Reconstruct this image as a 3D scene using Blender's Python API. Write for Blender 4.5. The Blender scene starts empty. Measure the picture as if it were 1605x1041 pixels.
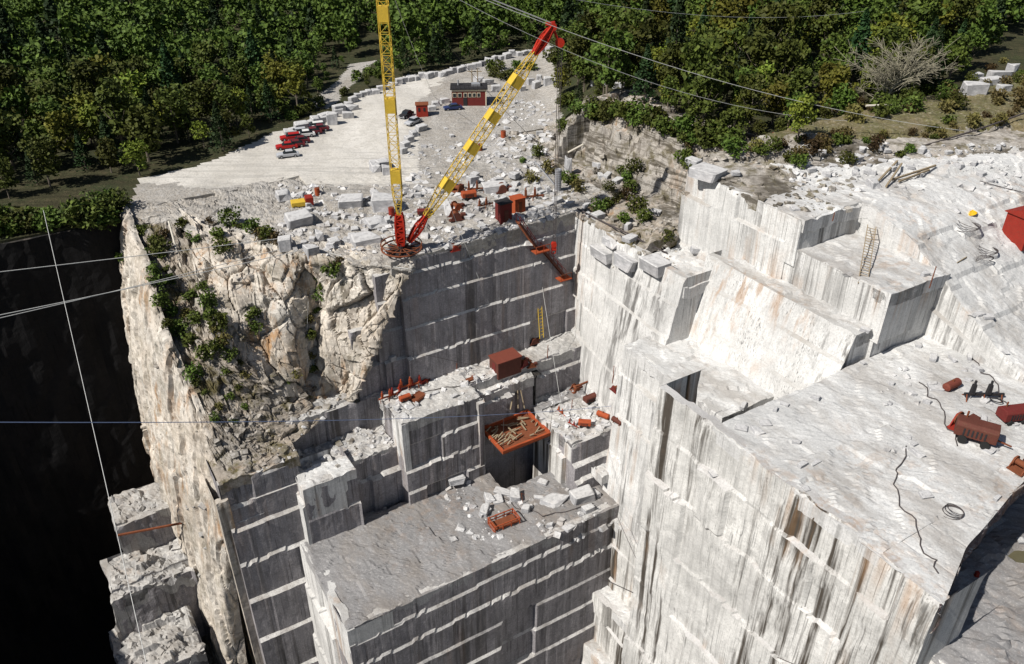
import bpy, math, random
import numpy as np
random.seed(7)
rs = np.random.RandomState(5)
S = bpy.context.scene
COL = S.collection
rad = math.radians

# ------------------------------------------------------------------ camera, sky, sun, exposure
PITCH = 31.8
cd = bpy.data.cameras.new('camera'); cam = bpy.data.objects.new('camera', cd); COL.objects.link(cam)
cam.location = (0, 0, 0); cam.rotation_euler = (rad(90-PITCH), 0, 0)
cd.sensor_width = 36; cd.lens = 36*1300/1605
cd.clip_start = 0.5; cd.clip_end = 3000
S.camera = cam
SUN_EL = 47.0
SUN_DIR = np.array([-0.838, -0.545])      # horizontal direction towards the sun
W = bpy.data.worlds.new('World'); S.world = W; W.use_nodes = True
wn = W.node_tree; wn.nodes.clear()
sky = wn.nodes.new('ShaderNodeTexSky'); sky.sky_type = 'NISHITA'; sky.sun_disc = False
sky.sun_elevation = rad(SUN_EL); sky.sun_rotation = math.atan2(SUN_DIR[0], SUN_DIR[1])
bg = wn.nodes.new('ShaderNodeBackground'); bg.inputs[1].default_value = 0.05
wo = wn.nodes.new('ShaderNodeOutputWorld')
wn.links.new(sky.outputs[0], bg.inputs[0]); wn.links.new(bg.outputs[0], wo.inputs[0])
sl = bpy.data.lights.new('sun', 'SUN'); sl.energy = 5.0; sl.angle = rad(0.5); sl.color = (1.0, 0.955, 0.89)
so = bpy.data.objects.new('sun', sl); COL.objects.link(so); so.location = (-60, -40, 80)
import mathutils
sd = mathutils.Vector((SUN_DIR[0], SUN_DIR[1], math.tan(rad(SUN_EL))*np.linalg.norm(SUN_DIR)))
so.rotation_euler = sd.to_track_quat('Z', 'Y').to_euler()
S.view_settings.view_transform = 'Standard'; S.view_settings.look = 'None'
S.view_settings.exposure = 0.25; S.view_settings.gamma = 1.0; S.view_settings.use_curve_mapping = False
S.cycles.max_bounces = 5; S.cycles.diffuse_bounces = 3; S.cycles.transparent_max_bounces = 4

# ------------------------------------------------------------------ quarry frame: a runs along the grey back wall, b out of it
F = 1300.; PC, PS = math.cos(rad(PITCH)), math.sin(rad(PITCH))
QA = rad(31.5); AX = np.array([math.cos(QA), math.sin(QA), 0]); BX = np.array([math.sin(QA), -math.cos(QA), 0])
ZX = np.array([0, 0, 1.]); O0 = np.array([9.5, 114., 0])
def Wd(a, b, z): return O0 + a*AX + b*BX + z*ZX
def ray(x, y):
    u = (x-802.5)/F; v = (520.5-y)/F
    return np.array([u, PC+v*PS, -PS+v*PC])
def gp(x, y, z):                      # where the sight line through a photo point meets height z
    d = ray(x, y); return d*(z/d[2])
def toq(P): 
    r = np.asarray(P)-O0; return float(r@AX), float(r@BX)
def proj(P):
    d = P[1]*PC-P[2]*PS; up = P[1]*PS+P[2]*PC
    return 802.5+F*P[0]/d, 520.5-F*up/d
def ona(x, y, a):
    d = ray(x, y); t = (a+O0@AX)/(d@AX); return d*t
def onb(x, y, b):
    d = ray(x, y); t = (b+O0@BX)/(d@BX); return d*t

# ------------------------------------------------------------------ noise
def _h(ix, iy, seed):
    n = (ix.astype(np.int64)*374761393 + iy.astype(np.int64)*668265263 + seed*1442695041) & 0xffffffff
    n = ((n ^ (n >> 13))*1274126177) & 0xffffffff
    return ((n ^ (n >> 16)) & 0xffff)/65535.0
def vn(x, y, seed=0):
    ix = np.floor(x); iy = np.floor(y); fx = x-ix; fy = y-iy
    fx = fx*fx*(3-2*fx); fy = fy*fy*(3-2*fy)
    a = _h(ix, iy, seed); b = _h(ix+1, iy, seed); c = _h(ix, iy+1, seed); d = _h(ix+1, iy+1, seed)
    return (a*(1-fx)+b*fx)*(1-fy)+(c*(1-fx)+d*fx)*fy - .5
def fbm(x, y, seed=0, o=4):
    r = 0; am = 1.
    for k in range(o):
        r = r+am*vn(x*2**k, y*2**k, seed+k*17); am *= .5
    return r
def voro(x, y, seed=0):
    """angular blocks: returns a per-cell offset with a tilt, and the distance to the cell border"""
    ix = np.floor(x); iy = np.floor(y)
    b1 = np.full(x.shape, 9.); b2 = np.full(x.shape, 9.); off = np.zeros(x.shape)
    for dx in (-1, 0, 1):
        for dy in (-1, 0, 1):
            cx = ix+dx; cy = iy+dy
            px = cx+_h(cx, cy, seed); py = cy+_h(cx, cy, seed+5)
            d = np.maximum(abs(px-x), abs(py-y))*.6+np.hypot(px-x, py-y)*.4
            o = (_h(cx, cy, seed+9)-.5)+(x-px)*(_h(cx, cy, seed+11)-.5)*.9+(y-py)*(_h(cx, cy, seed+13)-.5)*.9
            m = d < b1
            b2 = np.where(m, b1, np.minimum(b2, d)); off = np.where(m, o, off); b1 = np.where(m, d, b1)
    return off, b2-b1

# ------------------------------------------------------------------ materials
def newmat(name):
    m = bpy.data.materials.new(name); m.use_nodes = True; t = m.node_tree; t.nodes.clear()
    o = t.nodes.new('ShaderNodeOutputMaterial'); p = t.nodes.new('ShaderNodeBsdfPrincipled')
    t.links.new(p.outputs[0], o.inputs[0]); p.inputs['Roughness'].default_value = .9
    p.inputs['Specular IOR Level'].default_value = .2
    return m, t, p
class NT:
    def __init__(s, t):
        s.t = t; s.L = t.links
        g = t.nodes.new('ShaderNodeTexCoord'); s.co = g.outputs['Object']; s.geo = t.nodes.new('ShaderNodeNewGeometry')
    def map(s, rot, sc, src=None):
        m = s.t.nodes.new('ShaderNodeMapping'); m.inputs['Rotation'].default_value = rot; m.inputs['Scale'].default_value = sc
        s.L.new(src or s.co, m.inputs[0]); return m.outputs[0]
    def rotco(s):
        return s.map((0, 0, -QA), (1, 1, 1))
    def noise(s, v, sc, det=4, rough=.6, dist=0):
        n = s.t.nodes.new('ShaderNodeTexNoise'); n.inputs['Scale'].default_value = sc; n.inputs['Detail'].default_value = det
        n.inputs['Roughness'].default_value = rough; n.inputs['Distortion'].default_value = dist
        s.L.new(v, n.inputs['Vector']); return n.outputs[0]
    def vor(s, v, sc, feat='F1'):
        n = s.t.nodes.new('ShaderNodeTexVoronoi'); n.feature = feat; n.inputs['Scale'].default_value = sc
        s.L.new(v, n.inputs['Vector']); return n.outputs[0]
    def ramp(s, v, pts):
        r = s.t.nodes.new('ShaderNodeValToRGB'); e = r.color_ramp.elements
        while len(e) < len(pts): e.new(.5)
        for k, (p, c) in enumerate(pts):
            e[k].position = p; e[k].color = (c, c, c, 1) if isinstance(c, (int, float)) else (*c, 1)
        s.L.new(v, r.inputs[0]); return r.outputs[0]
    def math(s, op, a, b=None, clamp=False):
        m = s.t.nodes.new('ShaderNodeMath'); m.operation = op; m.use_clamp = clamp
        for k, x in enumerate((a, b)):
            if x is None: continue
            if isinstance(x, (int, float)): m.inputs[k].default_value = x
            else: s.L.new(x, m.inputs[k])
        return m.outputs[0]
    def mix(s, f, a, b, mode='MIX'):
        m = s.t.nodes.new('ShaderNodeMix'); m.data_type = 'RGBA'; m.blend_type = mode
        for k, x in ((0, f), (6, a), (7, b)):
            if isinstance(x, (int, float)): m.inputs[k].default_value = x
            elif isinstance(x, tuple): m.inputs[k].default_value = (*x, 1)
            else: s.L.new(x, m.inputs[k])
        return m.outputs[2]
    def bump(s, h, strength, dist, p):
        b = s.t.nodes.new('ShaderNodeBump'); b.inputs['Strength'].default_value = strength; b.inputs['Distance'].default_value = dist
        s.L.new(h, b.inputs['Height']); s.L.new(b.outputs[0], p.inputs['Normal'])

def granite(name, base=(.52, .51, .50), top=None, streak=.7, stain=.3, warm=0., moss=0., dark=(.06, .055, .05), grain=1., blot=.5, beds=0., gth=.4):
    m, t, p = newmat(name); n = NT(t); q = n.rotco()
    sp = t.nodes.new('ShaderNodeSeparateXYZ'); n.L.new(n.geo.outputs['Normal'], sp.inputs[0])
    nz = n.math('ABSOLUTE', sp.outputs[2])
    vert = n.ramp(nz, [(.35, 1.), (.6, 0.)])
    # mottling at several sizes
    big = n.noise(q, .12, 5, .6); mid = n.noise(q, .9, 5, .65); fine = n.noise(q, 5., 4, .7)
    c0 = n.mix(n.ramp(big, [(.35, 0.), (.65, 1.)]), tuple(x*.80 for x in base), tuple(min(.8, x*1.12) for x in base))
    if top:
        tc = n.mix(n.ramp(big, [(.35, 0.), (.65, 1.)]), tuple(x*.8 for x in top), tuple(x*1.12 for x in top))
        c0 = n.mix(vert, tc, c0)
    c0 = n.mix(n.math('MULTIPLY', n.ramp(mid, [(.38, 1.), (.5, 0.)]), blot), c0, tuple(x*.55 for x in base))
    c0 = n.mix(n.math('MULTIPLY', n.ramp(fine, [(.36, 1.), (.5, 0.)]), .45*grain), c0, tuple(x*.5 for x in base))
    c0 = n.mix(n.math('MULTIPLY', n.ramp(fine, [(.56, 0.), (.7, 1.)]), .35*grain), c0, (.72, .71, .69))
    # water streaks running down the faces
    st = n.map((0, 0, 0), (1, 1, .035), q)
    s1 = n.noise(st, .55, 4, .7); s2 = n.noise(st, 2.2, 3, .7)
    gate = n.ramp(n.noise(n.map((0, 0, 0), (1, 1, .3), q), .09, 2, .5), [(gth, 0.), (gth+.2, 1.)])
    k1 = n.math('MULTIPLY', n.ramp(s1, [(.40, 1.), (.50, 0.)]), vert)
    k1 = n.math('MULTIPLY', k1, n.math('MULTIPLY_ADD', gate, streak*.9)) if False else n.math('MULTIPLY', k1, n.math('MULTIPLY', gate, streak))
    k2 = n.math('MULTIPLY', n.math('MULTIPLY', n.ramp(s2, [(.36, 1.), (.52, 0.)]), vert), streak*.35)
    c1 = n.mix(k2, c0, tuple(x*.42 for x in base))
    c1 = n.mix(k1, c1, dark)
    s3 = n.noise(n.map((0, 0, 0), (1, 1, .012), q), 7., 2, .5)
    g3 = n.ramp(n.noise(n.map((0, 0, 0), (1, 1, .5), q), .3, 2, .5), [(.42, 0.), (.55, 1.)])
    c1 = n.mix(n.math('MULTIPLY', n.math('MULTIPLY', n.ramp(s3, [(.33, 1.), (.41, 0.)]), vert), n.math('MULTIPLY', g3, .75)), c1, tuple(x*.25 for x in base))
    # rust and lichen
    wst = n.noise(st, .8, 3, .6); wg = n.ramp(n.noise(q, .07, 3, .6), [(.48, 0.), (.62, 1.)])
    kw = n.math('MULTIPLY', n.math('MULTIPLY', n.ramp(wst, [(.50, 0.), (.62, 1.)]), wg), stain)
    c2 = n.mix(kw, c1, (.33, .17, .06))
    if warm: c2 = n.mix(n.math('MULTIPLY', n.ramp(n.noise(q, .16, 4, .6), [(.3, 0.), (.7, 1.)]), warm), c2, (.55, .40, .25))
    dirt = n.ramp(n.noise(n.map((0, 0, .4), (1, .35, 1), q), .22, 6, .7), [(.47, 0.), (.62, 1.)])
    c2 = n.mix(n.math('MULTIPLY', n.math('MULTIPLY', dirt, n.math('SUBTRACT', 1., vert)), .45), c2, (.20, .17, .14))
    if moss:
        km = n.math('MULTIPLY', n.ramp(n.noise(q, .35, 6, .7), [(.5, 0.), (.62, 1.)]), moss)
        c2 = n.mix(km, c2, (.10, .085, .04))
    if beds:
        bd = n.ramp(n.noise(n.map((0, 0, 0), (.10, .10, 1.5), q), 1., 4, .7, .4), [(.40, 1.), (.50, 0.)])
        c2 = n.mix(n.math('MULTIPLY', bd, beds), c2, (.07, .06, .045))
    n.L.new(c2, p.inputs['Base Color'])
    dr = n.noise(n.map((0, 0, 0), (1, 1, .02), q), 4.5, 2, .6)
    h = n.math('ADD', n.math('MULTIPLY', n.noise(q, 1.6, 6, .7), .7), n.math('MULTIPLY', n.math('MULTIPLY', dr, vert), .18))
    n.bump(h, .75, .17, p)
    return m

def ground_mat(name, c1, c2, c3, sc=.2, bump=.2, rub=.5):
    m, t, p = newmat(name); n = NT(t); q = n.map((0, 0, .5), (1, .45, 1))
    a = n.noise(q, sc, 6, .65); b = n.noise(n.co, sc*9, 5, .7); f = n.noise(n.co, 3., 4, .7)
    c = n.mix(n.ramp(a, [(.35, 0.), (.62, 1.)]), c1, c2)
    c = n.mix(n.math('MULTIPLY', n.ramp(b, [(.5, 0.), (.68, 1.)]), rub), c, c3)
    c = n.mix(n.math('MULTIPLY', n.ramp(f, [(.36, 1.), (.5, 0.)]), rub), c, tuple(x*.45 for x in c1))
    tr = n.noise(n.map((0, 0, -.62), (.035, .9, 1)), 1., 3, .6, .5); tg = n.ramp(n.noise(n.co, .03, 2, .5), [(.4, 0.), (.6, 1.)])
    c = n.mix(n.math('MULTIPLY', n.math('MULTIPLY', n.ramp(tr, [(.40, 1.), (.48, 0.)]), tg), .55), c, tuple(x*.5 for x in c1))
    wet = n.ramp(n.noise(n.map((0, 0, -.5), (1, 2.6, 1)), .06, 4, .6), [(.60, 0.), (.68, 1.)])
    c = n.mix(n.math('MULTIPLY', wet, .5), c, tuple(x*.42 for x in c1))
    n.L.new(c, p.inputs['Base Color']); n.bump(n.math('ADD', b, f), .7, bump, p)
    return m
def paint(name, c, rough=.55, var=.35, wear=.25, wc=(.12, .07, .04), metal=0., sc=1.5):
    m, t, p = newmat(name); n = NT(t); a = n.noise(n.co, sc, 5, .65); b = n.noise(n.co, sc*5, 4, .7)
    k = n.mix(n.math('MULTIPLY', n.ramp(a, [(.3, 1.), (.7, 0.)]), var), c, tuple(x*.5 for x in c))
    k = n.mix(n.math('MULTIPLY', n.ramp(b, [(.52, 0.), (.64, 1.)]), wear), k, wc)
    n.L.new(k, p.inputs['Base Color']); p.inputs['Roughness'].default_value = rough; p.inputs['Metallic'].default_value = metal
    return m
def leafmat(name, c1, c2):
    m, t, p = newmat(name); n = NT(t)
    oi = t.nodes.new('ShaderNodeObjectInfo')
    a = n.noise(n.co, .5, 3, .6); b = n.noise(n.co, 3., 2, .6)
    c = n.mix(n.ramp(n.math('ADD', n.math('MULTIPLY', a, .6), n.math('MULTIPLY', b, .4)), [(.38, 0.), (.62, 1.)]), c1, c2)
    hs = t.nodes.new('ShaderNodeHueSaturation')
    n.L.new(n.math('ADD', n.math('MULTIPLY', oi.outputs['Random'], .07), .465), hs.inputs['Hue'])
    n.L.new(n.math('ADD', n.math('MULTIPLY', oi.outputs['Random'], .9), .5), hs.inputs['Value'])
    n.L.new(c, hs.inputs['Color'])
    n.L.new(hs.outputs[0], p.inputs['Base Color']); p.inputs['Roughness'].default_value = .7
    return m

M = {}
M['grey'] = granite('shaded_side_granite', base=(.30, .285, .295), streak=.75, stain=.12, top=(.52, .51, .49))  # granite for faces turned from the sun, their shade put into the base
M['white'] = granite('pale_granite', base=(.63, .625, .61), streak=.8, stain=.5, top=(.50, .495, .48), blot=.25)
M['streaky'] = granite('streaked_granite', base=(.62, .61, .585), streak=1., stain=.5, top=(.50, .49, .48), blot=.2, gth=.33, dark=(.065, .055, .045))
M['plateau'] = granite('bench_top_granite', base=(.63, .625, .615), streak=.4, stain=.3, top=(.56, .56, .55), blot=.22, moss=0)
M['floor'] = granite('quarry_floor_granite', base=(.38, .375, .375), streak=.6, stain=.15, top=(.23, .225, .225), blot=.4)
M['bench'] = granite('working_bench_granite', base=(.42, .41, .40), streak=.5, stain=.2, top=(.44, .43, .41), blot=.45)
M['warm'] = granite('weathered_warm_granite', base=(.60, .565, .51), streak=.8, stain=.9, warm=.25, moss=.35, blot=.6, beds=.25)
M['old'] = granite('old_jointed_granite', base=(.38, .36, .33), streak=.9, stain=.45, warm=.1, moss=.85, blot=.9, beds=.85)
M['rubbleslope'] = granite('rubble_slope_rock', base=(.30, .28, .25), streak=.3, stain=.6, warm=.25, moss=1., blot=1.)
M['dark'] = granite('shade_black_rock', base=(.011, .0105, .011), streak=.6, stain=0., dark=(.006, .006, .006), grain=.0, top=(.02, .02, .02))  # deep shade of gorge and pit painted in as near-black rock colour
M['lot'] = ground_mat('lot_gravel', (.61, .585, .54), (.48, .455, .41), (.36, .335, .29), .09, .12, .5)
M['rough'] = ground_mat('rough_stone_ground', (.43, .41, .38), (.34, .31, .27), (.50, .49, .47), .15, .35, .75)
M['forestfloor'] = ground_mat('forest_floor', (.055, .05, .025), (.035, .045, .018), (.11, .085, .05), .1, .4, .6)
M['endrock'] = granite('undercut_shade_granite', base=(.13, .10, .105), streak=.7, stain=.3, top=(.4, .39, .38))  # the undercut's shade is put into this darkened base colour
M['slope'] = ground_mat('brown_grass_slope', (.20, .16, .09), (.12, .12, .05), (.34, .30, .24), .2, .3, .7)
M['stone'] = granite('grey_block_granite', base=(.42, .42, .43), streak=.2, stain=.1, top=(.55, .545, .54), blot=.35)
M['yellow'] = paint('yellow_paint', (.62, .42, .05), .6, .35, .3, (.25, .15, .05))
M['signalred'] = paint('signal_red_paint', (.42, .025, .012), .5, .4, .3)
M['redpaint'] = paint('dull_red_paint', (.27, .024, .015), .7, .5, .45)
M['darkred'] = paint('dark_red_boards', (.14, .022, .02), .8, .4, .3)
M['orange'] = paint('orange_paint', (.38, .075, .025), .75, .6, .55)
M['rust'] = paint('rusty_steel', (.20, .065, .03), .85, .6, .4, (.06, .03, .02))
M['brown'] = paint('brown_painted_steel', (.11, .035, .025), .75, .5, .4)
M['roofred'] = paint('brownish_red_roof', (.17, .045, .03), .8, .4, .3)
M['black'] = paint('black_roofing', (.025, .025, .028), .8, .3, .2)
M['cream'] = paint('cream_paint', (.62, .56, .42), .6, .2, .1)
M['whitepaint'] = paint('white_paint', (.66, .66, .64), .5, .15, .1)
M['bluepaint'] = paint('blue_paint', (.05, .09, .30), .4, .2, .1)
M['navy'] = paint('navy_paint', (.03, .045, .12), .35, .2, .05)
M['silver'] = paint('silver_paint', (.42, .43, .45), .35, .2, .05)
M['carred'] = paint('glossy_red_paint', (.38, .02, .02), .3, .15, .05)
M['maroon'] = paint('maroon_paint', (.13, .02, .025), .3, .15, .05)
M['glass'] = paint('dark_glass', (.02, .025, .03), .12, .1, 0)
M['tyre'] = paint('tyre_rubber', (.02, .02, .02), .9, .2, 0)
M['steel'] = paint('galvanised_steel', (.38, .39, .41), .45, .3, .2, metal=.3)
M['cable'] = paint('wire_rope', (.50, .50, .48), .5, .1, .1)
M['bluecable'] = paint('blue_rope', (.25, .32, .5), .6, .1, .1)
M['darkcable'] = paint('dark_wire_rope', (.07, .06, .06), .6, .1, .1)
M['wood'] = paint('weathered_timber', (.30, .24, .16), .9, .5, .3)
M['palewood'] = paint('bleached_timber', (.60, .56, .48), .9, .3, .2)
M['bark'] = paint('bark', (.17, .145, .115), .95, .5, .3)
M['deadwood'] = paint('dead_twigs', (.29, .27, .20), .9, .4, .2)
M['hose'] = paint('yellow_hose', (.75, .45, .02), .6, .1, 0)
M['leaf'] = leafmat('broad_leaves', (.026, .040, .006), (.095, .118, .018))
M['leaf2'] = leafmat('yellow_green_leaves', (.06, .08, .008), (.18, .185, .025))
M['leaf3'] = leafmat('conifer_needles', (.010, .026, .008), (.032, .06, .016))
M['leafbush'] = leafmat('bush_leaves', (.03, .045, .008), (.10, .125, .02))
M['brush'] = leafmat('dry_brush', (.07, .05, .02), (.12, .10, .03))
M['water'] = paint('murky_water', (.11, .10, .06), .08, .3, 0)

# ------------------------------------------------------------------ mesh helpers
def tag(o, label=None, cat=None, group=None, kind=None):
    if label: o['label'] = label
    if cat: o['category'] = cat
    if group: o['group'] = group
    if kind: o['kind'] = kind
    return o
def meshobj(name, V, Fq, mat, parent=None, nper=4):
    me = bpy.data.meshes.new(name); V = np.asarray(V, dtype=np.float32); Fq = np.asarray(Fq, dtype=np.int32)
    me.vertices.add(len(V)); me.vertices.foreach_set('co', V.ravel())
    me.loops.add(Fq.size); me.loops.foreach_set('vertex_index', Fq.ravel())
    me.polygons.add(len(Fq)); me.polygons.foreach_set('loop_start', np.arange(0, Fq.size, nper, dtype=np.int32))
    me.polygons.foreach_set('loop_total', np.full(len(Fq), nper, dtype=np.int32))
    me.update(calc_edges=True); me.materials.append(mat)
    me.shade_flat()
    o = bpy.data.objects.new(name, me); COL.objects.link(o)
    if parent: o.parent = parent
    return o
def gridfaces(nu, nv):
    i = np.arange(nu*nv).reshape(nu, nv)
    return np.stack([i[:-1, :-1], i[1:, :-1], i[1:, 1:], i[:-1, 1:]], -1).reshape(-1, 4)
def gridobj(name, P, mat, label=None):
    nu, nv = P.shape[:2]
    o = meshobj(name, P.reshape(-1, 3), gridfaces(nu, nv), mat); o['kind'] = 'structure'
    if label: o['label'] = label
    return o
def skirted(P, drop=1.6):
    """fold the border of a floor sheet down so that nothing shows through at its edges"""
    Q = np.pad(P, ((1, 1), (1, 1), (0, 0)), mode='edge')
    Q[0, :, 2] -= drop; Q[-1, :, 2] -= drop; Q[:, 0, 2] -= drop; Q[:, -1, 2] -= drop
    return Q
def bench(name, a0, a1, b0, b1, z, mat, step=.4, rough=.12, blocks=0., slope=(0, 0), seed=0, fn=None, label=None, chip=.25):
    nu = max(3, int((a1-a0)/step)+1); nv = max(3, int((b1-b0)/step)+1)
    A, B = np.meshgrid(np.linspace(a0, a1, nu), np.linspace(b0, b1, nv), indexing='ij')
    Z = z+rough*fbm(A*.4, B*.4, seed+3, 5)*.8+slope[0]*(A-a0)+slope[1]*(B-b0)
    if blocks:
        
        o, e = voro(A*.30, B*.42, seed+1); o2, e2 = voro(A*1.1, B*1.3, seed+2)
        Z = Z+blocks*1.5*np.round(o*3.2)/3.2+blocks*.35*np.round(o2*2.5)/2.5
    if fn is not None: Z = Z+fn(A, B)
    # broken edges
    if chip:
        ed = np.minimum.reduce([A-a0, a1-A, B-b0, b1-B])
        Z -= np.clip(.5-ed, 0, .5)*chip*4*np.clip(fbm(A*.6, B*.6, seed+31, 3)+.15, 0, 1)
    P = O0+A[..., None]*AX+B[..., None]*BX+Z[..., None]*ZX
    return gridobj(name, skirted(P), mat, label)
def wall(name, axis, c, s0, s1, z0, z1, mat, step=.4, ledges=(), lw=.45, colw=3.2, cold=.3, rough=.15, seed=0, tilt=0., tb=0., sgn=1, label=None, slope=.0, gaps=.06, ends=6.0):
    """a cut rock face. axis 'a': plane a=c facing -a. axis 'b': plane b=c facing +b. Lower tiers stand proud of the upper ones."""
    nu = max(3, int((s1-s0)/step)+1); nz = max(3, int((z1-z0)/step)+1)
    Sg, Z = np.meshgrid(np.linspace(s0, s1, nu), np.linspace(z0, z1, nz), indexing='ij')
    d = np.zeros_like(Z); tier = np.zeros_like(Z)
    for k, zl in enumerate(ledges):
        jag = .08*vn(Sg*.12, Sg*0+k*7.3, seed)+.10*vn(Sg*1.3, Sg*0+k*3.1, seed+1)+slope*(Sg-s0)
        stp = _h(np.floor(Sg/7.+k*.37), np.floor(Sg*0+k), seed+2)
        lo = Z < zl+jag
        d = d+lo*lw*(.9+.2*stp); tier = tier+lo
    w = colw*1.5; off = _h(tier, tier*0, seed+4)*9
    ci = np.floor((Sg+off)/w+.35*vn(Sg*.2, tier*3.7, seed+8))
    r = _h(ci, tier, seed+6)
    d = d+cold*(r**3)*.8
    gap = (_h(ci, tier, seed+7) < gaps)*1.
    d = d-gap*.5
    d = d+rough*fbm(Sg*.35, Z*.18, seed+9, 4)+.05*vn(Sg*2.3, Z*.12, seed+12)
    d = d+tilt*(z1-Z)*(np.clip(Sg/tb, 0, 1) if tb else 1.)
    edge = np.clip(.6-(z1-Z), 0, .6)*np.clip(fbm(Sg*.5, Z*0, seed+33, 3)+.1, 0, 1)*1.2
    d = d-edge
    if axis == 'a': P = O0+(c-d)[..., None]*AX+Sg[..., None]*BX+Z[..., None]*ZX
    else: P = O0+Sg[..., None]*AX+(c+d)[..., None]*BX+Z[..., None]*ZX
    Q = np.pad(P, ((1, 1), (0, 1), (0, 0)), mode='edge')      # turn the sheet back into the rock at its ends and its top
    back = (AX if axis == 'a' else -BX)
    Q[0] += back*ends; Q[-1] += back*ends; Q[:, -1] += back*1.0-ZX*.05
    return gridobj(name, Q, mat, label)
def loft(name, rows, mat, nu, nv, amp=1., cs=.3, fb=.3, seed=0, ndir=None, label=None, vz=1., smooth=False):
    """surface through rows of world points, broken into angular blocks"""
    R = np.array([[np.asarray(p, float) for p in r] for r in rows])
    def resample(R, n, axis):
        R = np.moveaxis(R, axis, 0); m = len(R); t = np.linspace(0, m-1, n); i = np.minimum(t.astype(int), m-2); f = (t-i)
        f = f.reshape((-1,)+(1,)*(R.ndim-1))
        P0 = R[np.maximum(i-1, 0)]; P1 = R[i]; P2 = R[i+1]; P3 = R[np.minimum(i+2, m-1)]
        out = .5*((2*P1)+(-P0+P2)*f+(2*P0-5*P1+4*P2-P3)*f**2+(-P0+3*P1-3*P2+P3)*f**3)
        return np.moveaxis(out, 0, axis)
    P = resample(resample(R, nv, 0), nu, 1)
    du = np.gradient(P, axis=1); dv = np.gradient(P, axis=0)
    N = np.cross(du, dv); N /= np.linalg.norm(N, axis=-1, keepdims=True)+1e-9
    if ndir is None: ndir = -P
    s = np.sign((N*ndir).sum(-1, keepdims=True)); N = N*np.where(s == 0, 1, s)
    ulen = np.cumsum(np.linalg.norm(du, axis=-1), 1); vlen = np.cumsum(np.linalg.norm(dv, axis=-1), 0)
    o1, e1 = voro(ulen*cs+.3*fbm(ulen*.2, vlen*.2, seed+50), vlen*cs*vz, seed)
    o2, e2 = voro(ulen*cs*2.7, vlen*cs*2.3*vz, seed+20)
    crack = -np.clip(.09-e1, 0, .09)*5
    o3, e3 = voro(ulen*cs*6., vlen*cs*5*vz, seed+30)
    D = amp*(o1+.45*o2+.16*o3+crack-np.clip(.06-e2, 0, .06)*2.5)+fb*fbm(ulen*.3, vlen*.3, seed+40, 3)
    P = P+N*D[..., None]
    return gridobj(name, P, mat, label)

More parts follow.
